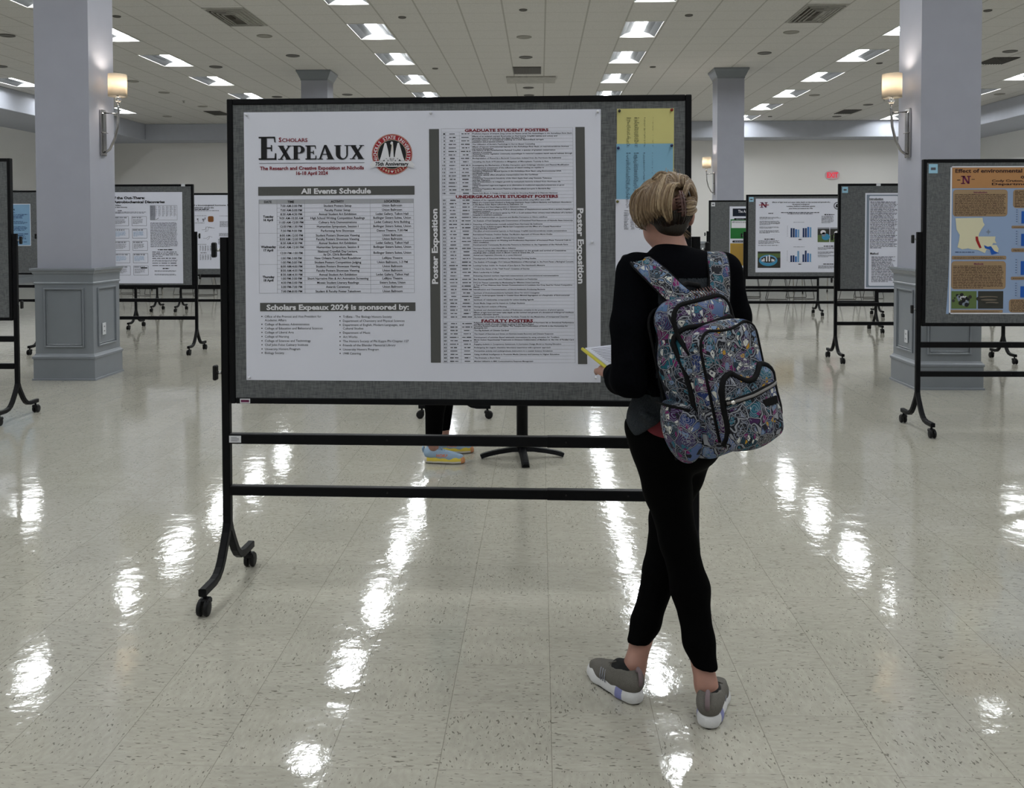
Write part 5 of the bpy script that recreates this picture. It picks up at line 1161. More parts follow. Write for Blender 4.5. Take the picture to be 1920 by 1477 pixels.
def shoe(par, heel, yaw, style):
    """heel: floor point at the back of the sole; yaw: left turn of the toe from +Y"""
    Mx = Matrix.Translation(heel) @ Matrix.Rotation(math.radians(yaw), 4, 'Z'); T = lambda o: setattr(o, 'matrix_basis', Mx)
    V = Vol((-.07, -.03, -.01), (.07, .29, .14), .0032)
    V.ell((0, .058, .060), (.037, .058, .038), None, .01); V.chain([((0, .04, .060), .034), ((0, .10, .052), .036), ((.003, .17, .040), .038), ((.004, .215, .036), .030)], .012)
    V.cap((0, .03, .07), (0, .055, .10), .030, .030, .015); V.cap((0, .055, .075), (0, .10, .080), .032, .028, .015)
    V.cut((0, 0, .024), (0, 0, -1), .002); V.cut((0, .030, .103), (0, .25, 1.0), .003)
    V.cap((0, .045, .085), (0, .047, .16), .024, .026, .003, True); V.cap((0, .060, .090), (0, .085, .15), .022, .022, .003, True)
    b = MB(); up = {'grey': 'knit', 'blue': 'shoeb'}[style]; V.into(b, up, relax=1); u = b.build('shoe', par); T(u)
    V = Vol((-.07, -.03, -.01), (.07, .29, .08), .0032)
    hb = .033 if style == 'grey' else .034
    V.chain([((0, .034, .020), .034), ((0, .07, .018), .037), ((.002, .13, .015), .037), ((.003, .185, .014), .042), ((.004, .222, .016), .034)], .012)
    V.cut((0, 0, hb + .006), (0, -.10, 1.0), .005); V.cut((0, 0, .004), (0, 0, -1), .003)
    b = MB()
    if style == 'grey': V.into(b, ['foam', 'lilac'], color=lambda c: ((np.abs(c[:, 0]) > .022) & (c[:, 1] > .045) & (c[:, 1] < .075)).astype(int), relax=1)
    else: V.into(b, ['foamy', 'gum', 'peach'], color=lambda c: np.where(c[:, 1] > .232, 2, np.where((c[:, 2] < .016 + .0 * c[:, 1]) | (c[:, 1] < .02), 1, 0)), relax=1)
    b.build('sole', u)
    b = MB(); n = 28; vs = []
    for z in (.0, .006):
        for i in range(n):
            a = 2 * PI * i / n; x = math.cos(a) * (.034 + .006 * math.sin(a)); y = .128 + .120 * math.sin(a); vs.append((x + .002, y, z + .0))
    b.add(vs, [list(range(n))[::-1], [n + i for i in range(n)]] + [(i, (i + 1) % n, (i + 1) % n + n, i + n) for i in range(n)], 'rubber'); b.build('outsole', u)
    b = MB(); lm = 'knit' if style == 'grey' else 'shoeb'
    for k in range(4): y = .112 + k * .017; z = .090 - k * .0085; b.tube([(-.020, y, z - .006), (0, y + .004, z + .002), (.020, y, z - .006)], .0022, lm, 6)
    b.tube([(0, .108, .094), (-.018, .095, .104), (-.028, .112, .094), (0, .110, .095)], .0018, lm, 6); b.tube([(0, .108, .094), (.018, .095, .104), (.030, .112, .092), (0, .110, .095)], .0018, lm, 6); b.build('lace', u)
    if style == 'grey':
        b = MB(); b.tube([(0, -.001, .062), (0, -.006, .080), (0, -.002, .104), (0, .008, .110), (0, .010, .100)], .007, 'mauve', 8); b.build('heel_tab', u)
        b = MB()
        for sx in (-1, 1):
            for k in range(3): b.tube([(sx * .0375, .125 + k * .011, .030), (sx * .0385, .128 + k * .011, .045), (sx * .030, .132 + k * .011, .066)], .0016, 'line', 6)
        b.build('side_stripe', u)
    else:
        b = MB(); v, f = text_mesh('HOKA', .03); v = v * .026; v = v - v.mean(0)
        b.add([(.0385 - .10 * abs(y) * .5 + .001, .118 + x, .052 + y) for x, y in v], f, 'ora'); b.build('logo_lettering', u)
        b = MB(); b.tube([(0, .0, .064), (0, -.008, .085), (0, -.004, .100)], .008, 'shoeb', 8); b.build('heel_tab', u)
    return u

# ------------------------------------------------------------------ the walker
phi = math.radians(25); rr_ = A(math.cos(phi), math.sin(phi), 0); ff = A(-math.sin(phi), math.cos(phi), 0)
RT = np.array([[rr_[0], ff[0], 0], [rr_[1], ff[1], 0], [0, 0, 1.]])
W = empty('person', (0.40, 2.87, 0)); W['label'] = 'woman seen from behind in black sweatshirt and leggings, reading the big board'; W['category'] = 'person'
def wb(mb, name, par=W):
    o = mb.build(name, par)
    if par is W: o.matrix_basis = Matrix.Translation((-0.40, -2.87, 0))
    return o
hL, kL, cL, aL = A(.350, 2.905, .84), A(.418, 2.855, .50), A(.452, 2.845, .36), A(.488, 2.772, .10)
hR, kR, cR, aR = A(.490, 2.965, .84), A(.402, 2.995, .53), A(.372, 2.965, .37), A(.292, 2.900, .10)
tc = A(.432, 2.925, 0)
sL, eL, wL = A(.288, 2.865, 1.315), A(.258, 2.775, 1.005), A(.228, 2.972, .992)
sR, eR, wR = A(.572, 2.995, 1.310), A(.628, 3.015, 1.03), A(.470, 3.16, 1.05)
HC = A(.386, 2.965, 1.500); HR = headR(12, -6, 3)
V = Vol((.08, 2.62, .02), (.74, 3.30, 1.66), .005)
V.ell(tc + (0, 0, 1.20), (.135, .088, .17), RT, .03); V.ell(tc + (0, 0, 1.0), (.115, .080, .16), RT, .04); V.ell(tc + (0, 0, .86), (.145, .100, .12), RT, .04)
V.chain([(hL, .080), (kL, .047), (cL, .047), (aL, .031), (aL + A(.010, -.002, -.05), .030)], .02); V.chain([(hR, .080), (kR, .047), (cR, .047), (aR, .031), (aR - (0, 0, .05), .030)], .02)
V.cap(sL, sR, .042, .042, .04); V.chain([(sL, .042), (eL, .036), (wL, .024)], .01); V.chain([(sR, .042), (eR, .036), (wR, .024)], .01)
V.cap(tc + (-.01, 0, 1.32), HC - (0, .005, .05), .052, .050, .03); head_into(V, HC, None, None, HR)
b = MB(); V.into(b, 'skin')
for (w_, d_, u_, sd) in ((wL, (-.25, 1, .12), (-.5, .0, .9), 1), (wR, (-.7, .6, 0), (0, 0, 1), -1)):
    V = Vol(w_ - .14, w_ + .20, .0035)
    V.cap(w_ - nrm(d_) * .03, w_, .024, .023, .01); hand(V, w_, d_, u_, sd, .45); V.into(b, 'skin', relax=1)
wb(b, 'body'); 
face = empty('face'); bpy.data.objects.remove(face)
class _F: pass
def off(o): o.matrix_basis = Matrix.Translation((-0.40, -2.87, 0)); return o
n0 = set(C.objects); face_parts(W, HC, HR); [off(o) for o in set(C.objects) - n0]

# sweatshirt
V = Vol((.08, 2.62, .72), (.76, 3.24, 1.46), .0052)
V.ell(tc + (0, -.005, 1.21), (.165, .112, .175), RT, .03); V.ell(tc + (0, -.005, 1.01), (.150, .112, .20), RT, .05); V.ell(tc + (-.008, -.004, .86), (.168, .127, .13), RT, .04)
V.cap(sL + (.01, 0, -.005), sR, .060, .060, .05); V.cap(tc + (-.04, 0, 1.32), tc + (-.038, .01, 1.352), .066, .056, .04)
V.chain([(sL, .060), ((sL + eL) / 2 + A(-.008, -.01, 0), .056), (eL, .050), ((eL + wL) / 2 + A(0, 0, -.008), .045), (wL + A(0, -.01, 0), .033)], .018)
V.chain([(sR, .060), ((sR + eR) / 2 + A(.01, 0, 0), .054), (eR, .048), (wR, .034)], .018)
for p, q, r0 in (((.30, 2.80, 1.02), (.36, 2.80, .93), .012), ((.27, 2.83, 1.12), (.33, 2.83, 1.20), .010), ((.26, 2.745, 1.06), (.29, 2.76, .97), .010), ((.30, 2.79, .90), (.36, 2.79, .86), .012)): V.cap(p, q, r0, r0, .03)
V.cut(tc + (-.15, 0, .806), nrm((.85, -.10, -1.0)), .006)
V.cap(HC - (0, .0, .16), HC - (0, -.02, .06), .050, .052, .004, True)
b = MB()
def jcol(c):
    q = c - tc; u = q @ rr_; v = q @ ff; z = c[:, 2]
    def dseg(a, b_):
        ab = b_ - a; t = np.clip(((c - a) @ ab) / (ab @ ab), 0, 1); return np.linalg.norm(c - a - t[:, None] * ab, axis=1)
    arm = (np.minimum(dseg(sL, eL), dseg(eL, wL)) < .055) | (np.minimum(dseg(sR, eR), dseg(eR, wR)) < .074) | (u > .150)
    grey = (z < 1.298) & ~arm & (u > -.128)
    band = (u < -.055) & (u > -.085 - (1.27 - z) * .15) & (z > .9) & (v < 0)
    return np.where(grey | ((z < .95) & (u > -.2) & ~arm), 1, 0)
V.into(b, ['jacket', 'greyfl'], color=jcol); wb(b, 'sweatshirt')
V = Vol((.20, 2.70, .74), (.68, 3.15, 1.05), .006); V.ell(tc + (-.003, -.002, .87), (.161, .122, .17), RT, .03); V.cut((0, 0, .818), (0, .0, -1), .004); V.cut((0, 0, 1.0), (0, 0, 1), .004); b = MB(); V.into(b, 'redsh'); wb(b, 'red_shirt')
# leggings
V = Vol((.18, 2.66, .10), (.70, 3.16, 1.0), .0052)
V.ell(tc + (-.005, .005, .83), (.150, .112, .10), RT, .03); V.ell(tc + (-.01, -.02, .78), (.143, .108, .09), RT, .03)
V.chain([(hL, .092), (hL * .45 + kL * .55, .070), (kL, .054), (cL, .0555), (cL * .45 + aL * .55, .044), (aL + (0, 0, .05), .035)], .025)
V.chain([(hR, .092), (hR * .45 + kR * .55, .068), (kR, .053), (cR + A(.008, 0, 0), .0545), (cR * .45 + aR * .55, .043), (aR + A(.006, 0, .062), .034)], .025)
V.cut((0, 0, .86), (0, 0, 1), .004)
V.cut((.488, 2.77, .152), nrm((-.09, 0, -1)), .003)
b = MB(); V.into(b, 'leggings'); wb(b, 'leggings')
n0 = set(C.objects)
for a_, hl_, yw in ((aL, (.480, 2.703, 0), -17), (aR, (.300, 2.842, 0), 33)):
    u = shoe(W, Vector(hl_), yw, 'grey'); u.matrix_basis = Matrix.Translation((-0.40, -2.87, 0)) @ u.matrix_basis
    V = Vol(A(*hl_) + (-.12, -.05, .03), A(*hl_) + (.12, .16, .135), .0035); d_ = A(-math.sin(math.radians(yw)), math.cos(math.radians(yw)), 0)
    V.cap(A(*hl_) + d_ * .055 + (0, 0, .05), A(*hl_) + d_ * .066 + (0, 0, .078), .030, .031, .01); V.cap(A(*hl_) + d_ * .05 + (0, 0, .06), A(*hl_) + d_ * .098 + (0, 0, .080), .03, .027, .02); b = MB(); V.into(b, 'sock', relax=1); wb(b, 'sock')

# hair: cap, gathered locks, clip
hc = A(.388, 2.955, 1.522)
hr = A(.094, .108, .100)
def hp(a, b_, lift=0.0):            # point on the hair mass seen from behind: a right, b up, in -1..1
    m = math.hypot(a, b_); 
    if m > .985: a, b_ = a / m * .985, b_ / m * .985
    y = math.sqrt(max(0.02, 1 - a * a - b_ * b_)); p = A(a * hr[0], -y * hr[1], b_ * hr[2]); return tuple(hc + p * (1 + lift / .1))
V = Vol((.25, 2.80, 1.36), (.53, 3.10, 1.66), .004)
V.ell(hc + (0, .012, .012), (.080, .096, .080), None, .02); V.ell(HC + (.016, -.042, -.030), (.054, .040, .055), None, .02); V.ell(hc + (-.045, -.03, .01), (.046, .066, .062), None, .03)
V.cut(HC + (0, .062, .03), nrm((-.2, 1, -.45)), .01); e_ = HC + HR @ A(.088, .0, -.016); V.ell(e_, (.022, .05, .040), HR, .006, True); e_ = HC + HR @ A(-.085, .01, -.06); V.ell(e_, (.03, .06, .045), HR, .006, True)
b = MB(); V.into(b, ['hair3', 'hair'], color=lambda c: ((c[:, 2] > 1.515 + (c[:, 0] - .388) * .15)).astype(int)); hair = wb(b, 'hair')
locks = MB(); rnd = random.Random(3)
def lock(ctrl, r0, mat, n=12, lift0=.0):
    P_ = []; m = len(ctrl) - 1
    for i in range(n):
        t = i / (n - 1) * m; k = min(int(t), m - 1); f = t - k
        p0 = ctrl[max(k - 1, 0)]; p1 = ctrl[k]; p2 = ctrl[k + 1]; p3 = ctrl[min(k + 2, m)]
        cr = [0.5 * ((2 * p1[q]) + (-p0[q] + p2[q]) * f + (2 * p0[q] - 5 * p1[q] + 4 * p2[q] - p3[q]) * f * f + (-p0[q] + 3 * p1[q] - 3 * p2[q] + p3[q]) * f ** 3) for q in range(3)]
        P_.append(hp(*cr))
    sc = [.55 + .6 * math.sin(PI * min(1, (i + 1) / n * .8)) if i < n - 2 else (.5 if i == n - 2 else .12) for i in range(n)]
    locks.sweep(P_, [(-r0 * 1.7, 0), (-r0, r0 * .55), (0, r0 * .75), (r0, r0 * .55), (r0 * 1.7, 0), (r0, -r0 * .5), (-r0, -r0 * .5)], mat, True, scales=sc, up=(0, -1, 0))
J = lambda v, s_: v + rnd.gauss(0, s_)
def fam(n, f, r0, r1, mats, m=12):
    for i in range(n):
        t = (i + rnd.random()) / n; off_ = (rnd.gauss(0, .018), rnd.gauss(0, .018), rnd.uniform(-.004, .003))
        lock([(a + off_[0] + rnd.gauss(0, .008), b_ + off_[1] + rnd.gauss(0, .008), l + off_[2]) for a, b_, l in f(t)], rnd.uniform(r0, r1), rnd.choice(mats), m)
HH = ['hair', 'hair', 'hair', 'hair2']
# dark nape hair, swept up from the hairline, narrowing at the neck
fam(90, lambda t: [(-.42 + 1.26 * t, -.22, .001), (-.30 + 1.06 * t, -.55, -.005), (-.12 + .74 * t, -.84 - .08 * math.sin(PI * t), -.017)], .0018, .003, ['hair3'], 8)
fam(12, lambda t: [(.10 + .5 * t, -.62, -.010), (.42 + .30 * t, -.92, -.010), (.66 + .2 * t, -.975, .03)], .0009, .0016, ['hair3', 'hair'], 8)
# left curtain from the part down over the ear: inner layer, outer layer, ragged tips
fam(60, lambda t: [(.20, .55, 0), (-.05 - .40 * t, .55, .0), (-.22 - .66 * t, .10, .002), (-.24 - .72 * t, -.14 - .24 * t, .003), (-.22 - .66 * t, -.28 - .56 * t ** 1.5, -.003)], .0026, .0042, ['hair', 'hair'])
fam(84, lambda t: [(.24, .66 - .1 * t, .002), (.0 - .50 * t, .80 - .30 * t, .008), (-.18 - .78 * t, .28 - .05 * t, .014), (-.22 - .80 * t, -.06 - .24 * t, .016), (-.18 - .72 * t, -.22 - .70 * t ** 1.5, .010)], .0018, .0034, HH)
for k_ in range(46):
    t = rnd.random() ** .8; a_ = -.22 - .76 * t; lock([(a_, .2, .012), (a_ - .01, -.05 - .15 * t, .014), (a_ + .03, -.18 - .62 * t ** 1.5, .010), (a_ + .07 + rnd.gauss(0, .03), -.34 - .68 * t ** 1.5 + rnd.gauss(0, .06), .004)], rnd.uniform(.0010, .0022), rnd.choice(HH), 10)
fam(30, lambda t: [(.28, .56, .006), (.12 - .24 * t, .44, .014), (.02 - .28 * t, .02, .015), (.04 - .30 * t, -.22, .010), (.08 - .16 * t, -.44 - .12 * math.sin(3.1 * t), .004)], .0018, .0032, HH)
# crown and the right side swept back up to the clip
fam(34, lambda t: [(-.55 + 1.2 * t, .80 - .1 * abs(t - .5), 0), (-.25 + .85 * t, .92 - .08 * t, .004), (.05 + .35 * t, .76, .006), (.24 + .1 * t, .48, .002)], .002, .0034, HH)
fam(30, lambda t: [(.80 + .08 * t, .50 - .3 * t, .0), (.68, .70 - .2 * t, .006), (.52 - .1 * t, .76, .008), (.44 - .06 * t, .50, .004)], .002, .0034, HH)
fam(52, lambda t: [(.96, -.08 + .24 * t, -.004), (.88 - .06 * t, .20 + .32 * t, .003), (.66, .48 + .22 * t, .006), (.50, .28 + .22 * t, .006), (.42, .0 + .2 * t, .001)], .002, .0036, HH)
fam(38, lambda t: [(.95, -.14 + .18 * t, -.004), (.84, -.24 + .38 * t, .002), (.64, -.34 + .52 * t, .005), (.42, -.34 + .45 * t, .001)], .0018, .0030, ['hair', 'hair2'])
for i in range(16):                  # flyaways at the crown
    a = rnd.uniform(-.3, .5); p = A(*hp(a, .9)); q = p + A(rnd.uniform(-.02, .02), 0, rnd.uniform(.008, .024)); locks.tube([tuple(p), tuple((p + q) / 2 + A(.002, 0, 0)), tuple(q)], .00035, 'hair2', 5)
off(locks.build('hair_lock', hair)); bpy.data.objects['hair_lock'].matrix_basis = Matrix.Identity(4)
b = MB()
for sg in (-1, 1):
    Q = [hp(.30 + .012 * k + sg * .035, .34 - .085 * k, .010 + .006 * math.sin(PI * k / 8)) for k in range(9)]; b.tube(Q, .0038, 'clip', 8)
    for k in range(6): p = A(*hp(.33 + .014 * k, .26 - .09 * k, .014)); q = A(*hp(.33 + .014 * k + sg * .17, .20 - .09 * k, .003)); m_ = (p + q) / 2 + A(0, -.008, 0); b.tube([tuple(p), tuple(m_), tuple(q)], .0026, 'clip', 6)
o = b.build('hair_clip', hair)
b = MB(); p = HC + HR[:, 0] * -.083 + HR[:, 2] * -.045
b.tube([tuple(p + A(.0095 * math.cos(a), -.004 * math.sin(a), .0095 * math.sin(a))) for a in [2 * PI * k / 16 for k in range(17)]], .0013, 'silver', 6, cap=False)
p = HC + HR[:, 0] * .080 + HR[:, 2] * -.040; b.tube([tuple(p + A(.002 * math.cos(a), .006 * math.sin(a), .006 * math.cos(a))) for a in [2 * PI * k / 12 for k in range(13)]], .0012, 'silver', 6); wb(b, 'earring')

# folder and pages in the left hand
r = empty('paper_folder', (.20, 3.05, 1.01)); tag(r, 'yellow folder with white pages held by the woman at the big board', 'folder')
p0 = A(.236, 2.935, .992); e1 = A(-.095, .235, .052); e2 = A(.19, .075, .012)
nn = nrm(np.cross(e2, e1)); b = MB()
def slab(b, o0, a, c, th, mat):
    vs = [o0, o0 + a, o0 + a + c, o0 + c]; vs += [v + nn * th for v in vs]; vs = [v - A(.20, 3.05, 1.01) for v in vs]
    b.add(vs, [(0, 3, 2, 1), (4, 5, 6, 7), (0, 1, 5, 4), (1, 2, 6, 5), (2, 3, 7, 6), (3, 0, 4, 7)], mat)
slab(b, p0 - nn * .004, e1, e2, .0045, 'pad'); b.tube([tuple(p0 + e1 * t - A(.20, 3.05, 1.01)) for t in (0, .5, 1)], .0055, 'pad', 8); b.build('folder_cover', r)
b = MB(); slab(b, p0 + e1 * .02 + e2 * .03 + nn * .001, e1 * .95, e2 * .96, .005, 'paper'); b.build('page', r)
b = MB()
for k in range(14):
    o0 = p0 + e1 * (.90 - k * .055) + e2 * .10 + nn * .0064; slab(b, o0, -e1 * .012, e2 * random.uniform(.6, .8), .0001, 'soft')
b.build('lettering', r)

# ------------------------------------------------------------------ backpack
pb = math.radians(35)
tilt = Matrix.Rotation(math.radians(-7), 4, 'Y')
BP = Matrix.Translation((.492, 2.808, .797)) @ Matrix.Rotation(pb, 4, 'Z') @ Matrix.Rotation(math.radians(-8), 4, 'Y') @ Matrix.Rotation(math.radians(-9), 4, 'X') @ Matrix.Rotation(0, 4, 'Z')
# local frame: x right, -y outward from the back, z up
bag = bpy.data.objects.new('backpack', None); C.objects.link(bag); bag.matrix_world = BP; bag.empty_display_size = .1
tag(bag, 'paisley patterned backpack in purple, teal and white on the back of the woman', 'backpack')
V = Vol((-.20, -.30, -.04), (.20, .06, .52), .0045)
V.rbox((0, -.075, .16), (.132, .085, .165), .055, None, .02); V.rbox((0, -.060, .32), (.122, .062, .125), .055, None, .05); V.ell((0, -.05, .40), (.115, .058, .065), None, .03)
V1 = V; b = MB(); V.into(b, 'paisley'); b.build('main_compartment', bag)
V = Vol((-.20, -.32, -.04), (.20, .02, .46), .0042)
V.rbox((0, -.158, .19), (.118, .040, .165), .034, None, .02); V.ell((0, -.150, .335), (.100, .036, .035), None, .03)
V2 = V; b = MB(); V.into(b, 'paisley'); b.build('middle_compartment', bag)
V = Vol((-.20, -.34, -.04), (.20, -.10, .30), .0040)
V.rbox((0, -.200, .118), (.105, .036, .098), .030, None, .02); V.ell((-.055, -.200, .205), (.048, .030, .030), None, .03); V.ell((.055, -.200, .205), (.048, .030, .030), None, .03); V.ell((0, -.206, .085), (.095, .042, .075), None, .03)
V3 = V; b = MB(); V.into(b, 'paisley'); b.build('front_pocket', bag)
for sx in (-1, 1):
    V = Vol((sx * .15 - .07, -.20, -.03), (sx * .15 + .07, .06, .24), .0042); V.ell((sx * .138, -.070, .100), (.040, .072, .105), None, .02); V.cut((0, 0, .185), (0, -.2, 1), .008); b = MB(); V.into(b, 'paisley'); b.build('side_pocket', bag)
    b = MB(); b.tube([(sx * .150, -.135, .150), (sx * .176, -.07, .172), (sx * .150, -.0, .175)], .004, 'webbing'); b.build('pocket_binding', bag)
def surf_y(Vs, x, z, dflt=None):         # first surface met coming from outside (-y)
    best = None
    for Q_ in Vs:
        i = int(round((x - Q_.lo[0]) / Q_.h)); k = int(round((z - Q_.lo[2]) / Q_.h))
        if not (0 <= i < Q_.n[0] and 0 <= k < Q_.n[2]): continue
        col = Q_.D[i, :, k]; j = np.argmax(col < 0)
        if col[j] < 0 and j > 0:
            y = Q_.lo[1] + Q_.h * (j - 1 + col[j - 1] / (col[j - 1] - col[j]))
            if best is None or y < best: best = y
    return dflt if best is None else best
def on_surface(pts, Vs, lift):
    out = []
    for x, y, z in pts:
        q = surf_y(Vs, x, z)
        if q is not None: out.append([x, q - lift, z])
    for _ in range(3):
        for i in range(1, len(out) - 1): out[i][1] = (out[i - 1][1] + 2 * out[i][1] + out[i + 1][1]) / 4
    return [tuple(p) for p in out]
def arch(w_, z0, z1, y, r_, mat, name, dip=.0, n=10, ylow=None, zb=None, Vs=None, lift=.001):
    pts = []
    zb = z0 if zb is None else zb
    for t in np.linspace(0, 1, 9): pts.append((-w_, y, zb + (z1 - .05 - zb) * t))
    for a in np.linspace(PI, PI / 2, 6)[1:]: pts.append((-w_ + .045 + .045 * math.cos(a), y, z1 - .05 + .05 * math.sin(a)))
    for t in np.linspace(-1, 1, 9)[1:-1]: pts.append((t * (w_ - .045), y, z1 - dip * (math.cos(t * PI / 2))))
    for a in np.linspace(PI / 2, 0, 6): pts.append((w_ - .045 + .045 * math.cos(a), y, z1 - .05 + .05 * math.sin(a)))
    for t in np.linspace(1, 0, 9)[1:]: pts.append((w_, y, zb + (z1 - .05 - zb) * t))
    if Vs: pts = on_surface(pts, Vs, lift)
    b = MB(); b.tube(pts, r_, mat, 8); b.build(name, bag)
arch(.103, .022, .232, 0, .0085, 'webbing', 'binding', dip=.034, Vs=[V2, V3]); arch(.112, .016, .355, 0, .0042, 'webbing', 'binding', dip=.010, Vs=[V2])
arch(.127, .010, .372, 0, .0080, 'webbing', 'binding', dip=.006, Vs=[V1]); arch(.112, .30, .438, 0, .0070, 'webbing', 'binding', dip=.0, Vs=[V1])
arch(.131, .0, .436, -.012, .0040, 'webbing', 'binding', dip=-.008)
zp_ = on_surface([(-.100 + .2 * k / 16, 0, .158 + .022 * max(0, k / 16 - .45)) for k in range(17)], [V3], .0)
b = MB(); b.tube(zp_, .0090, 'webbing', 8); b.build('zipper_flap', bag)
b = MB(); b.tube([(x, y - .0065, z) for x, y, z in zp_], .0045, 'zipper', 8); b.lathe([(0, -.006), (.007, -.004), (.007, .004), (0, .006)], (zp_[1][0], zp_[1][1] - .012, zp_[1][2]), 'silver', 12); b.build('zipper', bag)
yp_ = surf_y([V3], .05, .127)
b = MB(); b.bbox(.020, .078, yp_ - .004, yp_ + .004, .116, .138, .002, 'webbing'); b.build('name_patch', bag)
b = MB(); b.tube([(-.055, -.055, .452), (-.045, -.060, .478), (0, -.062, .490), (.045, -.060, .478), (.055, -.055, .452)], .0085, 'webbing', 10); b.build('top_handle', bag)
# claw clip hung on the handle
r = empty('claw_clip'); r.matrix_world = BP @ Matrix.Translation((.02, -.085, .435)); tag(r, 'brown hair claw clip clamped on the backpack top handle', 'hair clip')
b = MB(); b.tube([(-.04, -.004, 0), (0, -.018, .004), (.04, -.004, 0)], .006, 'clip', 8); b.build('spine', r)
b = MB()
for k in range(8): x = -.038 + k * .011; b.tube([(x, -.010, .002), (x, -.026, .014), (x, -.012, .034)], .0018, 'clip', 6)
b.build('tooth', r)
# shoulder straps (world points turned into bag space)
iB = BP.inverted()
def strap(pts, w_, name):
    P_ = [iB @ Vector(p) for p in pts]; m = []
    for i in range(len(P_) - 1):
        p0_, p1_, p2_, p3_ = P_[max(i - 1, 0)], P_[i], P_[i + 1], P_[min(i + 2, len(P_) - 1)]
        for f in (0, .25, .5, .75): m.append(0.5 * ((2 * p1_) + (-p0_ + p2_) * f + (2 * p0_ - 5 * p1_ + 4 * p2_ - p3_) * f * f + (-p0_ + 3 * p1_ - 3 * p2_ + p3_) * f ** 3))
    m.append(P_[-1])
    return m
def ribbon(pts, nrmls, w_, th, mat, name, edge='webbing'):
    """pts in world, nrmls outward normals in world"""
    P_ = strap(pts, w_, name); N_ = []
    iR = iB.to_3x3(); NN = [iR @ Vector(n) for n in nrmls]
    for i in range(len(P_)): t = i / (len(P_) - 1) * (len(NN) - 1); k = min(int(t), len(NN) - 2); N_.append((NN[k].lerp(NN[k + 1], t - k)).normalized())
    b = MB(); e = MB(); sec = [(-w_, 0), (-w_ * .96, th * .7), (-w_ * .5, th), (w_ * .5, th), (w_ * .96, th * .7), (w_, 0), (w_ * .9, -th * .6), (-w_ * .9, -th * .6)]; vs = []; fs = []; k = len(sec)
    L = []; R_ = []
    for i, p in enumerate(P_):
        t = (P_[min(i + 1, len(P_) - 1)] - P_[max(i - 1, 0)]).normalized(); n = (N_[i] - t * N_[i].dot(t)).normalized(); s_ = t.cross(n)
        for x, y in sec: vs.append(p + s_ * x + n * y)
        L.append(p + s_ * w_ + n * th * .3); R_.append(p - s_ * w_ + n * th * .3)
    for i in range(len(P_) - 1):
        for q in range(k): fs.append((i * k + q, i * k + (q + 1) % k, (i + 1) * k + (q + 1) % k, (i + 1) * k + q))
    b.add(vs, fs, mat, True); o = b.build(name, bag); e.tube(L, .0035, edge, 6); e.tube(R_, .0035, edge, 6); e.build('strap_binding', o)
ribbon([(.435, 2.752, 1.225), (.392, 2.756, 1.258), (.345, 2.780, 1.305), (.305, 2.815, 1.342), (.290, 2.870, 1.362), (.282, 2.925, 1.345), (.275, 2.965, 1.30), (.275, 2.985, 1.20), (.30, 2.98, 1.08)],
       [(-.1, -1, .25), (-.1, -1, .3), (-.1, -.9, .5), (-.1, -.6, .8), (0, 0, 1), (0, .7, .6), (0, 1, .1), (0, 1, 0), (0, 1, 0)], .033, .010, 'paisley', 'shoulder_strap')
ribbon([(.528, 2.815, 1.232), (.534, 2.840, 1.280), (.538, 2.875, 1.328), (.538, 2.920, 1.360), (.535, 2.970, 1.366), (.525, 3.02, 1.340), (.50, 3.06, 1.28), (.50, 3.065, 1.18), (.51, 3.04, 1.08)],
       [(.25, -1, .1), (.25, -1, .2), (.2, -.9, .6), (.1, -.5, 1), (0, .1, 1), (0, .8, .6), (0, 1, .1), (0, 1, 0), (0, 1, 0)], .033, .010, 'paisley', 'shoulder_strap')

# ------------------------------------------------------------------ second person, behind the big board
X0, Y0 = -.60, 5.93
Q2 = empty('person', (X0, Y0, 0)); Q2['label'] = 'person behind the big board, only black leggings and pale blue and yellow sneakers showing'; Q2['category'] = 'person'
V = Vol((-.36, -.36, .02), (.42, .36, 1.68), .008); RX = np.array([[0, 1, 0], [-1, 0, 0], [0, 0, 1.]]); HQ = A(.03, 0, 1.50); HRq = headR(-90, -8, 0)
hn, kn, an = A(-.03, -.085, .86), A(.0, -.12, .48), A(-.06, -.14, .10); hf, kf, af = A(-.02, .085, .86), A(.0, .10, .48), A(-.02, .12, .10)
V.ell((0, 0, 1.20), (.145, .09, .17), RX.T, .03); V.ell((0, 0, 1.0), (.125, .085, .16), RX.T, .04); V.ell((0, 0, .88), (.15, .10, .12), RX.T, .04)
V.chain([(hn, .07), (kn, .042), (A(-.05, -.13, .36), .042), (an, .033)], .02); V.chain([(hf, .07), (kf, .042), (A(-.01, .11, .36), .042), (af, .031)], .02)
V.cap((0, -.155, 1.32), (0, .155, 1.32), .045, .045, .04); V.cap((0, 0, 1.33), (.02, 0, 1.46), .052, .05, .03); head_into(V, HQ, None, None, HRq)
for sy in (-1, 1): V.chain([((0, sy * .165, 1.31), .043), ((-.03, sy * .20, 1.03), .037), ((.16, sy * .15, .97), .026)], .01)
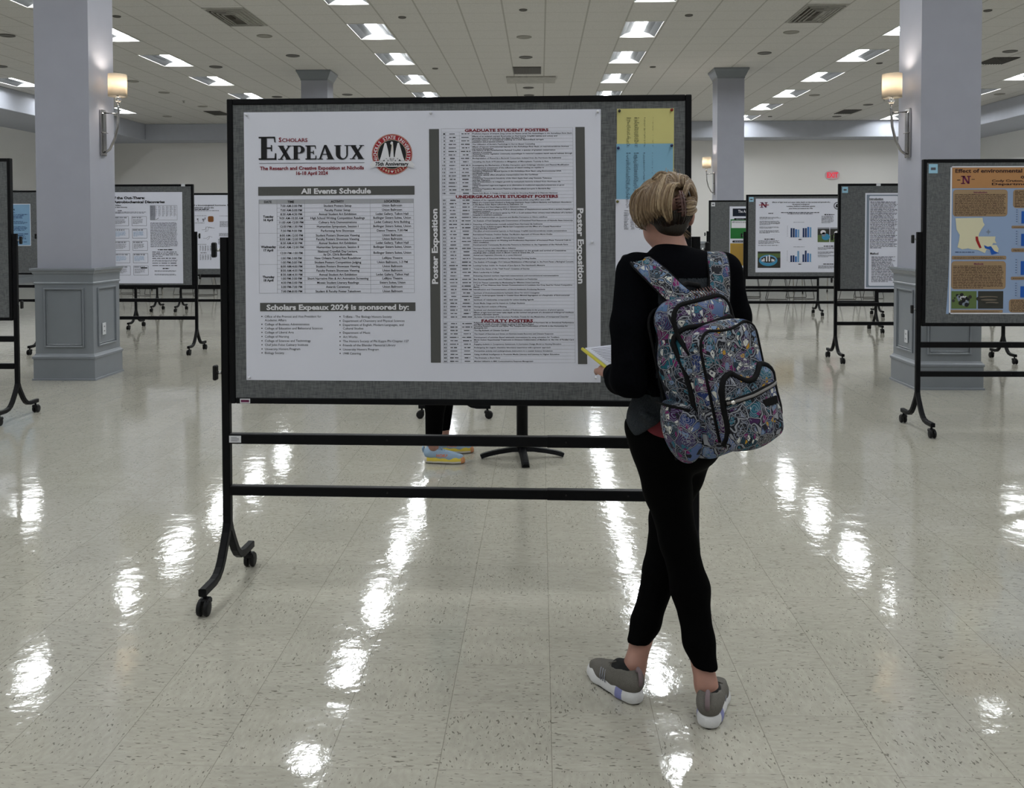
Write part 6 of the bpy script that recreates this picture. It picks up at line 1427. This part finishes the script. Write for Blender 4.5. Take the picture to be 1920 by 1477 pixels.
b = MB(); V.into(b, 'skin')
for sy in (-1, 1):
    V = Vol(A(.16, sy * .15, .97) - .1, A(.16, sy * .15, .97) + .20, .0045); hand(V, (.16, sy * .15, .97), (1, -.1 * sy, -.1), (0, 0, 1), sy, .4); V.into(b, 'skin', relax=1)
b.build('body', Q2); face_parts(Q2, HQ, HRq)
V = Vol((-.36, -.36, .80), (.42, .36, 1.45), .008); V.ell((0, 0, 1.20), (.165, .11, .17), RX.T, .03); V.ell((0, 0, .98), (.15, .11, .17), RX.T, .05); V.cap((0, -.155, 1.32), (0, .155, 1.32), .058, .058, .05)
for sy in (-1, 1): V.chain([((0, sy * .165, 1.31), .057), ((-.03, sy * .205, 1.03), .048), ((.13, sy * .155, .98), .034)], .015)
V.cut((0, 0, .86), (0, 0, -1), .006); V.cap((.02, 0, 1.36), (.03, 0, 1.50), .056, .056, .004, True); b = MB(); V.into(b, 'tealsw'); b.build('sweater', Q2)
V = Vol((-.30, -.30, .10), (.30, .30, 1.0), .007); V.ell((0, 0, .88), (.158, .112, .125), RX.T, .03)
V.chain([(hn, .092), (kn, .062), (A(-.05, -.13, .36), .062), (an + (0, 0, .04), .050)], .02); V.chain([(hf, .092), (kf, .058), (A(-.01, .11, .36), .056), (af + (0, 0, .07), .040)], .02); V.cut((0, 0, .95), (0, 0, 1), .004); V.cut((0, 0, .128), (0, 0, -1), .004)
b = MB(); V.into(b, 'leggings'); b.build('leggings', Q2)
V = Vol((-.12, -.12, 1.36), (.16, .12, 1.66), .006); V.ell(HQ + (-.022, 0, .022), (.098, .086, .098), None, .02); V.ell(HQ + (-.06, 0, -.05), (.045, .065, .08), None, .03); V.cut(HQ + (.045, 0, .03), nrm((1, 0, -.35)), .01)
b = MB(); V.into(b, 'hair3'); b.build('hair', Q2)
shoe(Q2, Vector((-.120, -.125, 0)), -92, 'blue'); shoe(Q2, Vector((-.085, .125, 0)), -84, 'blue')
for o in list(C.objects):
    if o.name.startswith('t.') or o.name == 't': bpy.data.objects.remove(o)
